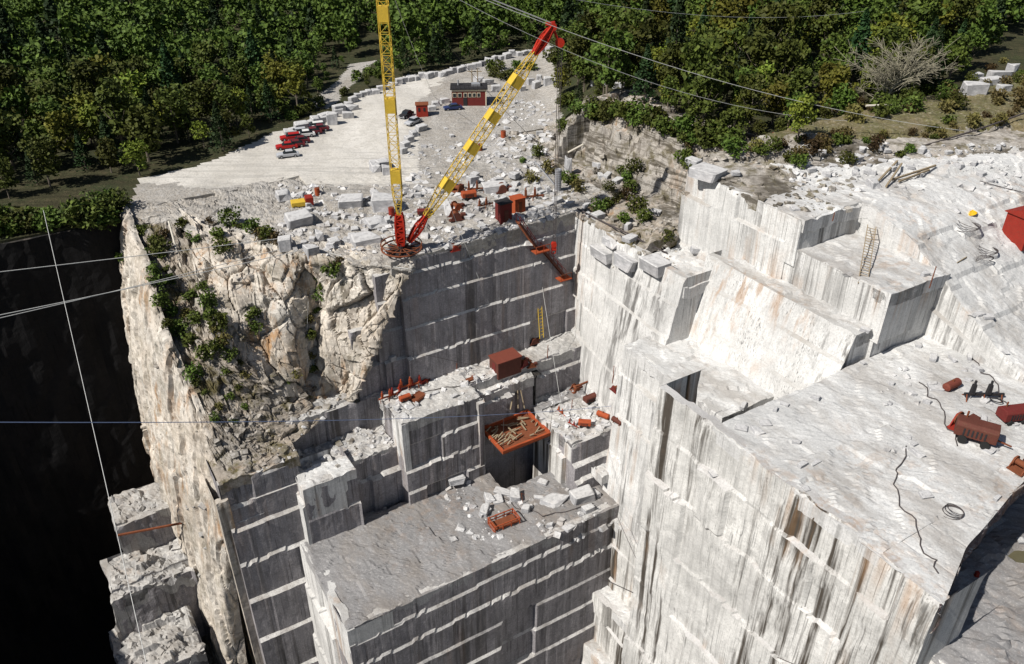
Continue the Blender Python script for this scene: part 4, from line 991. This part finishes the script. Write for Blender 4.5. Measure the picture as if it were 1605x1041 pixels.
cable([onb(850, 450, .6), onb(880, 640, 12)+ZX*.2], .03, .2, M['cable'], 'thin pale rope slanting from the grey wall over the bench')
cable([hit(655, 610)[0]+ZX*.2, hit(585, 680)[0]], .03, .3, M['darkcable'], 'dark hose trailing over the white end of the bench')
cable([hit(484, 470)[0]-np.array([0, .4, 0]), hit(478, 600)[0]-np.array([0, .4, 0])], .03, .1, M['cable'], 'pale rope hanging down the warm cliff')

# ------------------------------------------------------------------ buildings
def gable_less(P, rz, L, Wt, H, wallm, roofm, name, label, cat, over=.3, rt=.25, pitch=0.):
    e = empty(name, P, rz, label, cat)
    MB().box(-L/2, L/2, -Wt/2, Wt/2, -.5, H).build('wall', wallm, e, .02)
    if pitch:
        m = MB(); m.prism([(-Wt/2-over, H), (Wt/2+over, H), (Wt/2+over, H+.1), (0, H+pitch), (-Wt/2-over, H+.1)], -L/2-over, L/2+over, 'x')
    else: m = MB().box(-L/2-over, L/2+over, -Wt/2-over, Wt/2+over, H+.003, H+rt)
    m.build('roof', roofm, e)
    return e
P0 = hit(735, 166)[0]
e = gable_less(P0+np.array([0, 2, 0]), .04, 7.0, 4., 3.3, M['darkred'], M['black'], 'control_house', 'dark red control house with a band of white framed windows behind the lot', 'building', .3, .22)
for k, x in enumerate([-2.95, -1.9, -.75, .15, 1.05, 1.95]):
    w = .8 if k < 2 else .72; f = MB().box(x-w/2, x+w/2, -2.07, -1.99, 1.75, 2.65).build('window', M['cream'], e)
    MB().box(x-w/2+.1, x+w/2-.1, -2.1, -2.073, 1.85, 2.55).build('pane', M['glass'], f)
MB().box(-3.5, 3.5, -2.09, -2.0, 2.95, 3.28).build('fascia', M['cream'], e)
MB().box(-1.2, -.4, -2.06, -1.995, 0, 1.65).build('door', M['black'], e)
MB().box(3.3, 3.52, -2.05, -1.98, 0, 2.9).build('corner_board', M['cream'], e)
m = MB()
for x in np.linspace(-3.5, 3.5, 9): m.box(x-.04, x+.04, -2.1, -2.02, 3.55, 4.2)
m.box(-3.6, 3.6, -2.11, -2.04, 4.15, 4.22); m.build('railing', M['black'], e)
m = MB(); m.frame((1.4, .3, 3.75), (1.8, 1.3, .5)); m.cyl((-2.2, .6, 3.5), (-2.2, .6, 4.6), .16, 10); m.build('rooftop_vent', M['steel'], e)
for k, (x, lab) in enumerate([(-.2, 'timber pole standing behind the control house, left one'), (1.0, 'timber pole standing behind the control house, right one')]):
    m = MB().tube([(0, 0, -.3), (0, 0, 5.6)], [.13, .09], 8); pp = empty('utility_pole', P0+np.array([.6+x, 7.5, 0]), 0, lab, 'pole'); m.build('post', M['wood'], pp); MB().box(-.9, .9, -.07, .07, 4.9, 5.05).build('crossarm', M['wood'], pp)
P0 = hit(662, 181)[0]
e = gable_less(P0, .1, 2.3, 2., 2.3, M['redpaint'], M['rust'], 'shed', 'small red shed standing alone between the parked cars and control house', 'shed', .15, .15, .35)
for x in (-.55, .45): MB().box(x-.18, x+.18, -1.05, -.99, 1.1, 1.8).build('window', M['glass'], e)
P0 = hit(786, 350)[0]
e = gable_less(P0+np.array([.3, .9, 0]), RA, 1.9, 1.6, 2.9, M['darkred'], M['black'], 'shed', 'dark red hoist hut with a black roof at the lip of the grey wall', 'shed', .12, .15)
MB().box(-.35, .35, -.85, -.79, .1, 1.9).build('door', M['brown'], e)
P0 = hit(808, 335)[0]
e = gable_less(P0+np.array([.3, .9, 0]), RA, 1.8, 1.6, 2.2, M['orange'], M['orange'], 'shed', 'orange red hut just behind the dark hoist hut', 'shed', .1, .12)
MB().box(-.3, .3, -.85, -.79, .1, 1.7).build('door', M['rust'], e)
P0 = hit(790, 586)[0]
e = gable_less(P0+np.array([.2, 1.2, 0]), RA-.0, 4.0, 2.6, 2.3, M['brown'], M['roofred'], 'shed', 'brown tool shed with flat roof standing on the working bench', 'shed', .12, .14)
MB().box(-2.03, -1.98, -.5, .4, .1, 1.8).build('door', M['darkred'], e)
P0 = hit(1592, 384)[0]
e = gable_less(P0+np.array([1.5, 1.5, 0]), .45, 4.0, 3.2, 3.5, M['redpaint'], M['redpaint'], 'shed', 'bright red shed with pitched roof at the right edge of the plateau', 'shed', .25, .2, .8)
m = MB()
for x in np.linspace(-1.9, 1.9, 14): m.box(x-.02, x+.02, -1.63, -1.6, 0, 3.4)
m.build('batten', M['darkred'], e)

# ------------------------------------------------------------------ cars
def car(P, rz, paintm, label, group=None, wagon=False):
    e = empty('parked_car', P, rz, label, 'car', group); e.scale = (.84, .84, .84)
    pr = [(-2.25, .35), (-2.3, .62), (-2.2, .82), (-1.3, .92), (1.5, .92), (2.2, .80), (2.28, .55), (2.2, .32)]
    MB().prism([(u, z) for u, z in pr], -.86, .86, 'y').build('body', paintm, e, .06)
    cb = [(-1.0, .92), (-.45, 1.38), (1.0 if not wagon else 1.9, 1.40), (1.75 if not wagon else 2.1, .92)]
    MB().prism(cb, -.74, .74, 'y').build('window_band', M['glass'], e, .04)
    rf = [(-.42, 1.385), (-.38, 1.43), (.95 if not wagon else 1.85, 1.45), (1.02 if not wagon else 1.9, 1.405)]
    MB().prism(rf, -.7, .7, 'y').build('roof', paintm, e)
    for sx in (-1.4, 1.4):
        for sy in (-1, 1):
            w = MB().cyl((sx, sy*.68, .33), (sx, sy*.9, .33), .33, 14).build('wheel', M['tyre'], e); MB().cyl((sx, sy*.9, .33), (sx, sy*.915, .33), .18, 10).build('rim', M['steel'], w)
    for sy in (-.6, .6): MB().box(-2.32, -2.26, sy-.16, sy+.16, .58, .74).build('headlight', M['silver'], e)
    MB().box(-2.38, -2.25, -.84, .84, .36, .5).build('bumper', M['steel'], e)
    return e
CARS = [((452, 246), 'silver', 'silver car nearest the camera in the row at the left of the lot', 0), ((450, 233), 'carred', 'red car parked just behind the silver one', 0), ((462, 230), 'maroon', 'dark maroon car parked beside the red ones in the left row', 0),
        ((456, 219), 'carred', 'bright red car in the middle of the left row', 1), ((470, 224), 'maroon', 'maroon car tucked beside the bright red one', 0), ((478, 214), 'whitepaint', 'white car between the red cars of the row', 0), ((466, 206+5), 'silver', 'pale silver estate behind the white car', 1),
        ((489, 210), 'maroon', 'deep red car second from the far end of the row', 0), ((500, 205), 'maroon', 'dark red car at the far end of the row', 0), ((494, 201), 'whitepaint', 'white car parked last before the stone blocks', 1)]
for (xy, pm, lab, wg) in CARS: car(hit(*xy)[0], .32, M[pm], lab, 'cars parked in the row at the left of the lot', wg)
car(hit(637, 183)[0], 1.15, M['black'], 'dark car parked on its own left of the small red shed')
car(hit(648, 194)[0], 1.0, M['silver'], 'grey car parked just below the dark one')
car(hit(710, 172)[0], .3, M['navy'], 'dark blue car parked at the left corner of the control house')

# ------------------------------------------------------------------ quarry machinery
def compressor(P, rz, s, mat, label, name='air_compressor', group=None):
    e = empty(name, P, rz, label, 'compressor', group); e.scale = (s, s, s)
    MB().prism([(-.75, .55), (.75, .55), (.75, 1.5), (.5, 1.75), (-.5, 1.75), (-.75, 1.5)], -1.5, 1.5, 'x').build('housing', mat, e, .05)
    m = MB(); 
    for k in range(6): m.box(-.9+k*.3, -.78+k*.3, -.79, -.755, .75, 1.35)
    m.build('louvre', M['black'], e)
    for sx in (-.8, .8):
        for sy in (-.8, .8): MB().cyl((sx, sy-.1, .35), (sx, sy+.1, .35), .35, 12).build('wheel', M['tyre'], e)
    MB().bar((1.5, 0, .6), (2.6, 0, .4), .1).build('tow_bar', M['rust'], e); MB().cyl((-.9, .3, 1.7), (-.9, .3, 2.3), .08, 8).build('exhaust', M['rust'], e)
    return e
def winch(P, rz, s, mat, label, group=None):
    e = empty('winch', P, rz, label, 'winch', group); e.scale = (s, s, s)
    m = MB()
    for sy in (-.8, .8): m.prism([(-1.1, 0), (1.1, 0), (.35, 1.3), (-.35, 1.3)], sy-.06, sy+.06, 'y')
    m.box(-1.2, 1.2, -.95, .95, 0, .12); m.build('frame', mat, e)
    m = MB().cyl((0, -.72, .8), (0, .72, .8), .38, 14); m.cyl((0, -.72, .8), (0, -.62, .8), .66, 16); m.cyl((0, .62, .8), (0, .72, .8), .66, 16); m.build('drum', M['rust'], e)
    MB().box(.9, 1.7, -.4, .4, .12, .85).build('motor', M['brown'], e, .04)
    return e
def drill(P, rz, s, mat, label, group=None):
    e = empty('rock_drill', P, rz, label, 'drill', group); e.scale = (s, s, s)
    MB().bar((-1.6, 0, .45), (1.6, 0, .45), .16, .22).build('rail', mat, e)
    for k in (-1.4, 0, 1.4):
        MB().bar((k, 0, .5), (k-.15, -.6, -.1), .08).bar((k, 0, .5), (k-.15, .6, -.1), .08).build('leg', M['rust'], e)
    for k in (-1., .3):
        h = MB().frame((k, 0, .95), (.34, .34, .9), taper=.8).cyl((k, 0, 1.4), (k, 0, 1.75), .1, 8).build('drill_head', mat, e); MB().cyl((k, 0, -.5), (k, 0, .6), .04, 6).build('drill_steel', M['steel'], h)
    MB().ring((.8, -.5, .25), .45, .05, (.1, .2, 1), 20, 5).build('hose', M['black'], e)
    return e
def drum(P, label, mat, s=1., rz=0, lying=False, group=None):
    e = empty('steel_drum', P, rz, label, 'drum', group); e.scale = (s, s, s)
    if lying: e.rotation_euler = (math.pi/2, 0, rz); 
    m = MB().cyl((0, 0, 0), (0, 0, 1.0), .33, 16); 
    for z in (.05, .35, .67, .97): m.ring((0, 0, z), .33, .02, n=16, m=5)
    m.build('barrel', mat, e); MB().cyl((0, 0, 1.0), (0, 0, 1.02), .30, 16).build('lid', M['rust'], e); return e
def hp(x, y): return hit(x, y)[0]
def ab(a, b, z=-69.9): return ground(Wd(a, b, z-28))
G1 = 'drilling gear standing in a row on the left of the working bench'
drill(ab(-33, 2.2), RA, .9, M['orange'], 'orange rock drill at the left tip of the working bench', G1)
drill(ab(-31.3, 1.8), RA+.2, 1., M['redpaint'], 'red rock drill second along the bench row', G1)
drill(ab(-29.6, 1.6), RA-.1, 1.05, M['orange'], 'orange rock drill in the middle of the bench row', G1)
drill(ab(-28, 1.5), RA+.1, 1., M['redpaint'], 'red rock drill at the right end of the bench row', G1)
compressor(ab(-31.2, 3.9), RA, .55, M['orange'], 'small orange compressor before the row of drills')
winch(ab(-26.8, 1.0), RA, .55, M['redpaint'], 'red winch at the foot of the grey wall behind the drills')
tagm = MB().frame((0, 0, .2), (2.2, 1.5, .35)).bar((-1, -.6, .4), (1, -.6, .4), .1).bar((-1, .6, .4), (1, .6, .4), .1)
o = tagm.build('steel_skid', M['rust']); o.location = tuple(hp(655, 624)); o.rotation_euler = (0, 0, RA+.4); tag(o, 'rusty flat skid lying in front of the drills on the bench', 'skid')
o = MB().frame((0, 0, .15), (1.8, .7, .25)).frame((.3, 0, .4), (.6, .5, .3)).build('tool_chest', M['rust']); o.location = tuple(hp(740, 595)); o.rotation_euler = (0, 0, RA); tag(o, 'small rusty chest alone in the middle of the bench', 'chest')
winch(hp(818, 572), RA+.3, .8, M['darkred'], 'dark red winch at the right end of the brown tool shed')
winch(hp(832, 574), RA-.2, .6, M['rust'], 'rusty little winch right of the dark red one')
winch(hp(835, 537), RA, .7, M['brown'], 'brown winch against the grey wall near the ladder')
drill(ab(-24, .9), RA, .7, M['rust'], 'rusty drill frame lying near the grey wall left of the shed')
# machinery on the block bench
compressor(hp(916, 668), RB+.9, .62, M['orange'], 'orange open sided machine on the corner of the block bench')
compressor(hp(925, 630), RA, .72, M['brown'], 'brown boxy compressor in the middle of the block bench')
def tank(P, rz, s, mat, label):
    e = empty('air_tank', P, rz, label, 'tank'); e.scale = (s, s, s)
    MB().tube([(-1.4, 0, .75), (-1.25, 0, .75), (1.25, 0, .75), (1.4, 0, .75)], [.3, .58, .58, .3], 16).build('vessel', mat, e)
    for x in (-.8, .8): MB().box(x-.08, x+.08, -.4, .4, 0, .3).build('cradle', M['rust'], e)
    MB().cyl((0, 0, 1.3), (0, 0, 1.55), .15, 8).build('valve', M['rust'], e); return e
tank(hp(945, 655), RB+.4, .75, M['orange'], 'bright orange air tank on the block bench')
tank(hp(967, 664), RB+.2, .65, M['brown'], 'brown air tank at the right corner of the block bench')
winch(hp(902, 612), RA, .7, M['rust'], 'rusty winch on the grey floor behind the block bench')
winch(hp(966, 612), RB, .7, M['darkred'], 'dark red winch at the foot of the white wall')
drill(hp(880, 650), RB, .7, M['orange'], 'orange drill lying at the left of the block bench')
drill(hp(898, 668), RB+.3, .6, M['redpaint'], 'red drill lying near the front of the block bench')
o = MB().bar((-2.2, 0, .3), (2.2, 0, .5), .25).bar((-2, .3, .2), (2, -.1, .35), .15).build('steel_beam', M['rust']); o.location = tuple(hp(920, 602)); o.rotation_euler = (0, 0, RA); tag(o, 'long rusty beam lying on the grey floor by the white wall', 'beam')
# big tray hung over the hole
pc = Wd(-16.7, 10.1, -77.4)
e = empty('grout_tray', pc, RA, 'large orange rimmed steel tray full of scrap timber over the black hole', 'tray')
m = MB(); L2, W2 = 4.2, 3.3
m.box(-L2, L2, -W2, -W2+.35, 0, .5).box(-L2, L2, W2-.35, W2, 0, .5).box(-L2, -L2+.35, -W2+.36, W2-.36, 0, .5).box(L2-.35, L2, -W2+.36, W2-.36, 0, .5)
m.build('rim', M['orange'], e, .03)
MB().box(-L2+.1, L2-.1, -W2+.1, W2-.1, -.25, -.01).build('floor', M['rust'], e)
m = MB()
for k in range(40):
    x, y = random.uniform(-3.9, 3.9), random.uniform(-2.2, 2.2); a = random.choice([0, 1.57, .4, -.5])+random.uniform(-.2, .2); l = random.uniform(.6, 1.8)
    m.bar((x-l*math.cos(a)*.5, y-l*math.sin(a)*.5, random.uniform(.1, .45)), (x+l*math.cos(a)*.5, y+l*math.sin(a)*.5, random.uniform(.2, .6)), .16, .14)
tag(m.build('timber', M['wood'], e), kind='stuff')
m = MB()
for sx in (-1, 1):
    for sy in (-1, 1): m.tube([(sx*4.0, sy*3.1, .5), (sx*4.2, -3.6, 6.6)], .03, 5)
m.build('sling', M['darkcable'], e)
for k, (x, y, x2, y2) in enumerate([(806, 610, 800, 642), (815, 607, 822, 640), (811, 608, 812, 640)]):
    p = onb(x, y, 6.3); q = onb(x2, y2, 7.4); m = MB().bar((0, 0, 0), q-p, .16); o = m.build('timber_prop', M['wood']); o.location = tuple(p)
    tag(o, ['leftmost timber prop leaning on the bench front over the tray', 'rightmost timber prop leaning on the bench front over the tray', 'middle timber prop leaning on the bench front over the tray'][k], 'prop', 'timber props over the orange tray')
# rusty crate frame on the lower floor
P0 = hp(790, 822); e = empty('steel_crate', P0, RA-.05, 'rusty orange open steel frame sitting on the lower floor', 'frame')
m = MB()
for z in (.1, .7, 1.25):
    m.box(-2, 2, -1.05, -.93, z-.06, z+.06).box(-2, 2, .93, 1.05, z-.06, z+.06).box(-2, -1.88, -.92, .92, z-.05, z+.07).box(1.88, 2, -.92, .92, z-.05, z+.07)
for x in (-1.94, -.7, .6, 1.94):
    for y in (-1.08, 1.08): m.bar((x, y, 0), (x, y, 1.3), .12)
m.build('cage', M['orange'], e); MB().box(-1.8, 1.8, -.85, .85, .3, .5).build('deck', M['rust'], e)
o = MB().bar((0, 0, 0), (-.3, .2, 1.9), .08).bar((-.3, .2, 1.9), (.2, .2, 1.6), .05).build('marker_post', M['rust']); o.location = tuple(hp(820, 790)); tag(o, 'thin rusty post beside the steel frame on the lower floor', 'post')

# ladders and stairs
def ladder(p, q, w, mat, label, rung=.35, r=.05, side=None):
    p = np.array(p); q = np.array(q); d = q-p; L = np.linalg.norm(d); x = np.cross(d, np.array([0, 1., .3])) if side is None else side
    x = x/np.linalg.norm(x)*w/2; e = empty('ladder', p, 0, label, 'ladder')
    for s in (-1, 1): MB().bar(x*s, d+x*s, r*2).build('rail', mat, e)
    m = MB(); n = int(L/rung)
    for k in range(1, n): m.bar(-x+d*k/n, x+d*k/n, r*1.3)
    m.build('rung', mat, e); return e
ladder(hp(1352, 446)+ZX*0, hp(1368, 362)+ZX*.8-np.array([.4, 0.3, 0]), 1.0, M['wood'], 'tall timber ladder leaning on the white face of the plateau', .55, .05, AX*.3+BX)
ladder(onb(849, 530, 1.8), onb(846, 480, .9), .7, M['yellow'], 'yellow ladder standing against the grey wall', .5, .05, AX)
ladder(onb(694, 445, .9), onb(718, 372, .5), .5, M['steel'], 'thin grey ladder hung on the upper grey wall', .5, .03, AX) if False else None
def stairs(x0, y0, x1, y1, b0, b1, label):
    p = onb(x0, y0, b0); q = onb(x1, y1, b1); d = q-p; e = empty('gangway', p, 0, label, 'stairs')
    for s in (-.5, .5):
        MB().bar(BX*s, d+BX*s, .14, .3).build('stringer', M['brown'], e)
        h = MB().bar(BX*s+ZX*1.05, d+BX*s+ZX*1.05, .07); 
        for k in range(6): h.bar(BX*s+d*k/5, BX*s+d*k/5+ZX*1.05, .06)
        h.build('handrail', M['redpaint'], e)
    m = MB(); n = 18
    for k in range(n): m.frame(d*(k+.5)/n, (.4, 1.0, .06), AX, BX, ZX)
    m.build('tread', M['rust'], e)
stairs(812, 348, 840, 388, .9, .9, 'red brown stairs, upper flight going down the grey wall')
stairs(850, 392, 884, 432, 1.0, 1.3, 'red brown stairs, lower flight under the landing')
p = onb(846, 392, 1.1); e = empty('landing', p, RA, 'orange landing platform between the two stair flights', 'platform')
MB().box(-1.2, 1.3, -.9, .9, -.1, .05).build('deck', M['orange'], e)
m = MB()
for x, y in ((-1.1, -.8), (1.2, -.8), (.1, -.8)): m.bar((x, y, 0), (x, y, 1.0), .07)
m.bar((-1.1, -.8, 1), (1.2, -.8, 1), .07); m.build('railing', M['orange'], e)
p = onb(883, 436, 1.3); e = empty('landing', p, RA, 'small orange landing at the bottom of the stairs', 'platform')
MB().box(-1., 1.1, -.8, .8, -.1, .05).build('deck', M['orange'], e); MB().bar((-.9, -.7, 0), (-.9, -.7, 1), .06).bar((1, -.7, 0), (1, -.7, 1), .06).bar((-.9, -.7, 1), (1, -.7, 1), .06).build('railing', M['rust'], e)
# posts on the benches
for k, (x, y, h, lab) in enumerate([(858, 560, 2.2, 'dark stake standing right of the brown shed'), (960, 600, 3., 'rusty stake at the foot of the white wall'), (716, 580, 1.2, 'short stake against the grey wall left of the shed'), (896, 640, 1.6, 'stake among the machines of the block bench')]):
    o = MB().tube([(0, 0, -.1), (.05, 0, h)], [.08, .06], 6).build('stake', M['rust']); o.location = tuple(hp(x, y)); tag(o, lab, 'stake')

# rusty gear on the rim behind the grey wall
compressor(hp(735, 312), .3, .75, M['orange'], 'orange compressor in the heap between boom and old cliff')
winch(hp(716, 300), 1.0, .9, M['rust'], 'rusty winch in the heap right beside the boom')
winch(hp(715, 328), .6, .8, M['orange'], 'orange winch in front of the pale leaning slab')
winch(hp(787, 300), .2, .9, M['brown'], 'brown winch behind the pale slab near the hoist hut')
compressor(hp(664, 338), .1, .6, M['darkred'], 'dark red compressor just right of the mast')
drum(hp(614, 338), 'orange drum just left of the mast', M['redpaint'], 1.3)
drum(hp(498, 306), 'orange brown drum on a post at the near edge of the lot', M['orange'], 1.2)
drum(hp(753, 236), 'dark steel drum alone on the stony slope', M['rust'], 1.2)
drum(hp(789, 217), 'orange drum alone high on the stony slope', M['orange'], 1.4)
winch(hp(714, 343), .3, .9, M['brown'], 'dark brown sledge lying flat near the grey wall lip')
winch(hp(712, 392), .5, .6, M['redpaint'], 'small red winch among loose rocks at the lip of the wall')
drill(hp(760, 325), RA, .9, M['rust'], 'rusty drill rail lying before the huts')
drill(hp(745, 300), .2, 1., M['rust'], 'rusty drill rail in the middle of the scrap heap')
drill(hp(835, 312), .2, 1.1, M['rust'], 'rusty drill rail right of the orange red hut')
e = empty('pickup_truck', hp(470, 326), .35, 'small truck with yellow body and red cab at the lot edge', 'truck')
MB().box(-1.2, .9, -.8, .8, .5, 1.2).build('load_bed', M['yellow'], e, .04); MB().box(.95, 2.1, -.78, .78, .5, 1.7).build('cab', M['redpaint'], e, .06); MB().box(1.2, 2.13, -.65, .65, 1.15, 1.55).build('windscreen', M['glass'], e)
for sx in (-.7, 1.5):
    for sy in (-.7, .7): MB().cyl((sx, sy-.1, .38), (sx, sy+.1, .38), .38, 12).build('wheel', M['tyre'], e)
P0 = hp(874, 300); e = empty('culvert_pipe', P0, 0, 'upright grey corrugated pipe below the old cliff', 'pipe'); m = MB().cyl((0, 0, -.2), (0, 0, 3.6), .5, 16)
for z in np.arange(.1, 3.6, .3): m.ring((0, 0, z), .51, .04, n=16, m=5)
m.build('barrel', M['steel'], e); MB().ring((0, 0, 3.6), .5, .07, n=18, m=6).build('collar', M['steel'], e)
p = hp(890, 242); q = ground(gp(917, 166, -41)); o = MB().tube([(0, 0, 0), (q-p)+ZX*.5], .17, 8).build('pipe', M['palewood']); o.location = tuple(p+ZX*.3); tag(o, 'long pale pipe slanting up the old jointed cliff', 'pipe')
p = hp(868, 298)+ZX*1.; q = hp(838, 262)+ZX*1.; o = MB().tube([(0, 0, 0), q-p], .1, 8).build('pipe', M['steel']); o.location = tuple(p); tag(o, 'thin grey pipe leaning toward the upright corrugated pipe', 'pipe')
P0 = ground(gp(1352, 190, -39)); o = MB().tube([(0, 0, .5), (4.4, .3, .55)], .18, 8).build('log', M['palewood']); o.location = tuple(P0+ZX*.3); tag(o, 'peeled white log lying below the bleached dead tree', 'log')
P0 = ground(gp(1232, 192, -39)); o = MB().tube([(0, 0, -.2), (.1, 0, 3.6)], .12, 7).build('stake', M['wood']); o.location = tuple(P0+np.array([0, -1, 0])); tag(o, 'bare timber post at the forest edge above a red boulder', 'post')
block(1225, 215, 28, 13, 1.8, .3, 'reddish rock at the forest edge by the bare post', None, (0, .2), ground(gp(1225, 212, -39)), M['roofred'])
# ladders, scrap timber and coils on the plateau
for k, (x0, y0, x1, y1) in enumerate([(1375, 288, 1405, 258), (1398, 285, 1465, 265), (1408, 288, 1455, 272), (1388, 296, 1412, 262)]):
    p = hp(x0, y0)+ZX*.3; q = hp(x1, y1)+ZX*.5; o = MB().bar((0, 0, 0), q-p, .22).build('timber', M['wood']); o.location = tuple(p); tag(o, ['short timber, leftmost of the scrap heap on the plateau', 'long timber, topmost of the scrap heap on the plateau', 'long timber, lower one of the scrap heap on the plateau', 'short timber crossing the scrap heap on the plateau'][k], 'timber', 'scrap timbers on the plateau')
for k, (x, y, R, lab) in enumerate([(1515, 357, 1.5, 'coil of wire lying flat on the plateau left of the red shed'), (1540, 410, 1.1, 'upright tangle of wire below the red shed'), (1492, 805, .9, 'loop of wire on the machine bench near its edge'), (1545, 395, 1.3, 'wire loop beside the upright tangle')]):
    m = MB()
    for j in range(4): m.ring((.1*j, .07*j, .1+.08*j), R*(1-.06*j), .035, (.15*j-.2, .1+(.9 if k == 1 else 0), 1), 30, 5)
    o = m.build('wire_coil', M['darkcable']); o.location = tuple(hp(x, y)); tag(o, lab, 'wire coil')
m = MB(); 
for j in range(5): m.ring((.1*j, .05*j, .1+.05*j), .5-.05*j, .07, (.2*j-.3, .1, 1), 20, 6)
o = m.build('hose_coil', M['hose']); o.location = tuple(hp(1523, 336)); tag(o, 'bright yellow hose coil dropped on the plateau', 'hose')
for k, (x, y, h, lab) in enumerate([(1457, 450, 2.6, 'dark stake standing on the step right of the ladder'), (1305, 345, 1., 'short dark stake on the plateau corner')]):
    o = MB().tube([(0, 0, -.1), (.05, 0, h)], [.08, .05], 6).build('stake', M['rust']); o.location = tuple(hp(x, y)); tag(o, lab, 'stake')
o = MB().bar((0, 0, .1), (1.6, 1.2, .25), .1).build('timber', M['wood']); o.location = tuple(hp(1500, 413)); tag(o, 'short stick lying below the wire tangle', 'timber')
# red machines on the machine bench
P0 = hp(1525, 690); compressor(P0, RB+.5, 1.25, M['brown'], 'big dark brownish red compressor in the middle of the machine bench')
compressor(hp(1585, 660), RB+1.2, 1.0, M['darkred'], 'dark red compressor right of the big one on the machine bench')
winch(hp(1510, 672), RA, 1.1, M['redpaint'], 'red winch behind the big compressor')
winch(hp(1598, 735), RA, .8, M['rust'], 'rusty winch at the right end of the machine bench')
drill(hp(1540, 625), RB+1, 1.3, M['black'], 'black drill rig standing behind the big compressor')
tank(hp(1490, 610), RA, .8, M['roofred'], 'brownish tank behind the winch on the machine bench')
o = MB().cyl((0, 0, 0), (0, 0, .1), .25, 8).frame((0, 0, .3), (.3, .3, .5)).build('marker', M['redpaint']); o.location = tuple(hp(1530, 903)); tag(o, 'small red marker on the low floor at bottom right', 'marker')
# pool on the low floor
o = MB().tube([(0, 0, -1), (0, 0, .35)], [2.4, 2.4], 20).build('water', M['water']); o.location = tuple(hp(1588, 872)-ZX*.25); o.scale = (1.1, .5, 1); o['kind'] = 'structure'
# broken plank and pipe reaching out over the gorge
p = hp(285, 820); o = MB().bar((0, 0, 0), np.array([-9, -1.2, -1.2]), .25).build('boom_pole', M['rust']); o.location = tuple(p); tag(o, 'rusty pole sticking out over the black gorge', 'pole')
e = empty('ladder', (0, 0, 0), 0); bpy.data.objects.remove(e)
for k, (x0, y0, x1, y1) in enumerate([(268, 362, 285, 425)]):
    p = hp(x0, y0)+ZX*1.5; q = hp(x1, y1)+ZX*.6; o = MB().tube([(0, 0, 0), q-p], .13, 8).build('pipe', M['palewood']); o.location = tuple(p); tag(o, 'white pipe leaning in the bushes at the head of the gully', 'pipe')

for k, (pts, lab) in enumerate([([(1440, 600), (1475, 640), (1500, 700)], 'black air hose trailing to the big compressor'), ([(1520, 560), (1560, 600), (1580, 650)], 'black air hose running up to the second compressor'), ([(600, 640), (680, 612), (760, 600)], 'dark hose along the working bench by the drills'), ([(780, 780), (850, 810), (930, 790)], 'dark hose across the lower floor'), ([(1420, 700), (1400, 760), (1440, 840), (1470, 900)], 'dark hose curling to the edge of the machine bench')]):
    P = [hit(*q)[0]+ZX*.12 for q in pts]; Q = []
    for i in range(len(P)-1):
        for t in np.linspace(0, 1, 9)[:-1]:
            v = P[i]*(1-t)+P[i+1]*t+np.array([.5*math.sin(9*t+i), .5*math.cos(7*t), 0])*math.sin(math.pi*t); g = ground(v-ZX*28); Q.append(g+ZX*.08 if abs(g[2]-v[2]) < 1.5 else v)
    Q.append(P[-1]); o = MB().tube([q-Q[0] for q in Q], .06, 6).build('air_hose', M['darkcable']); o.location = tuple(Q[0]); tag(o, lab, 'hose')
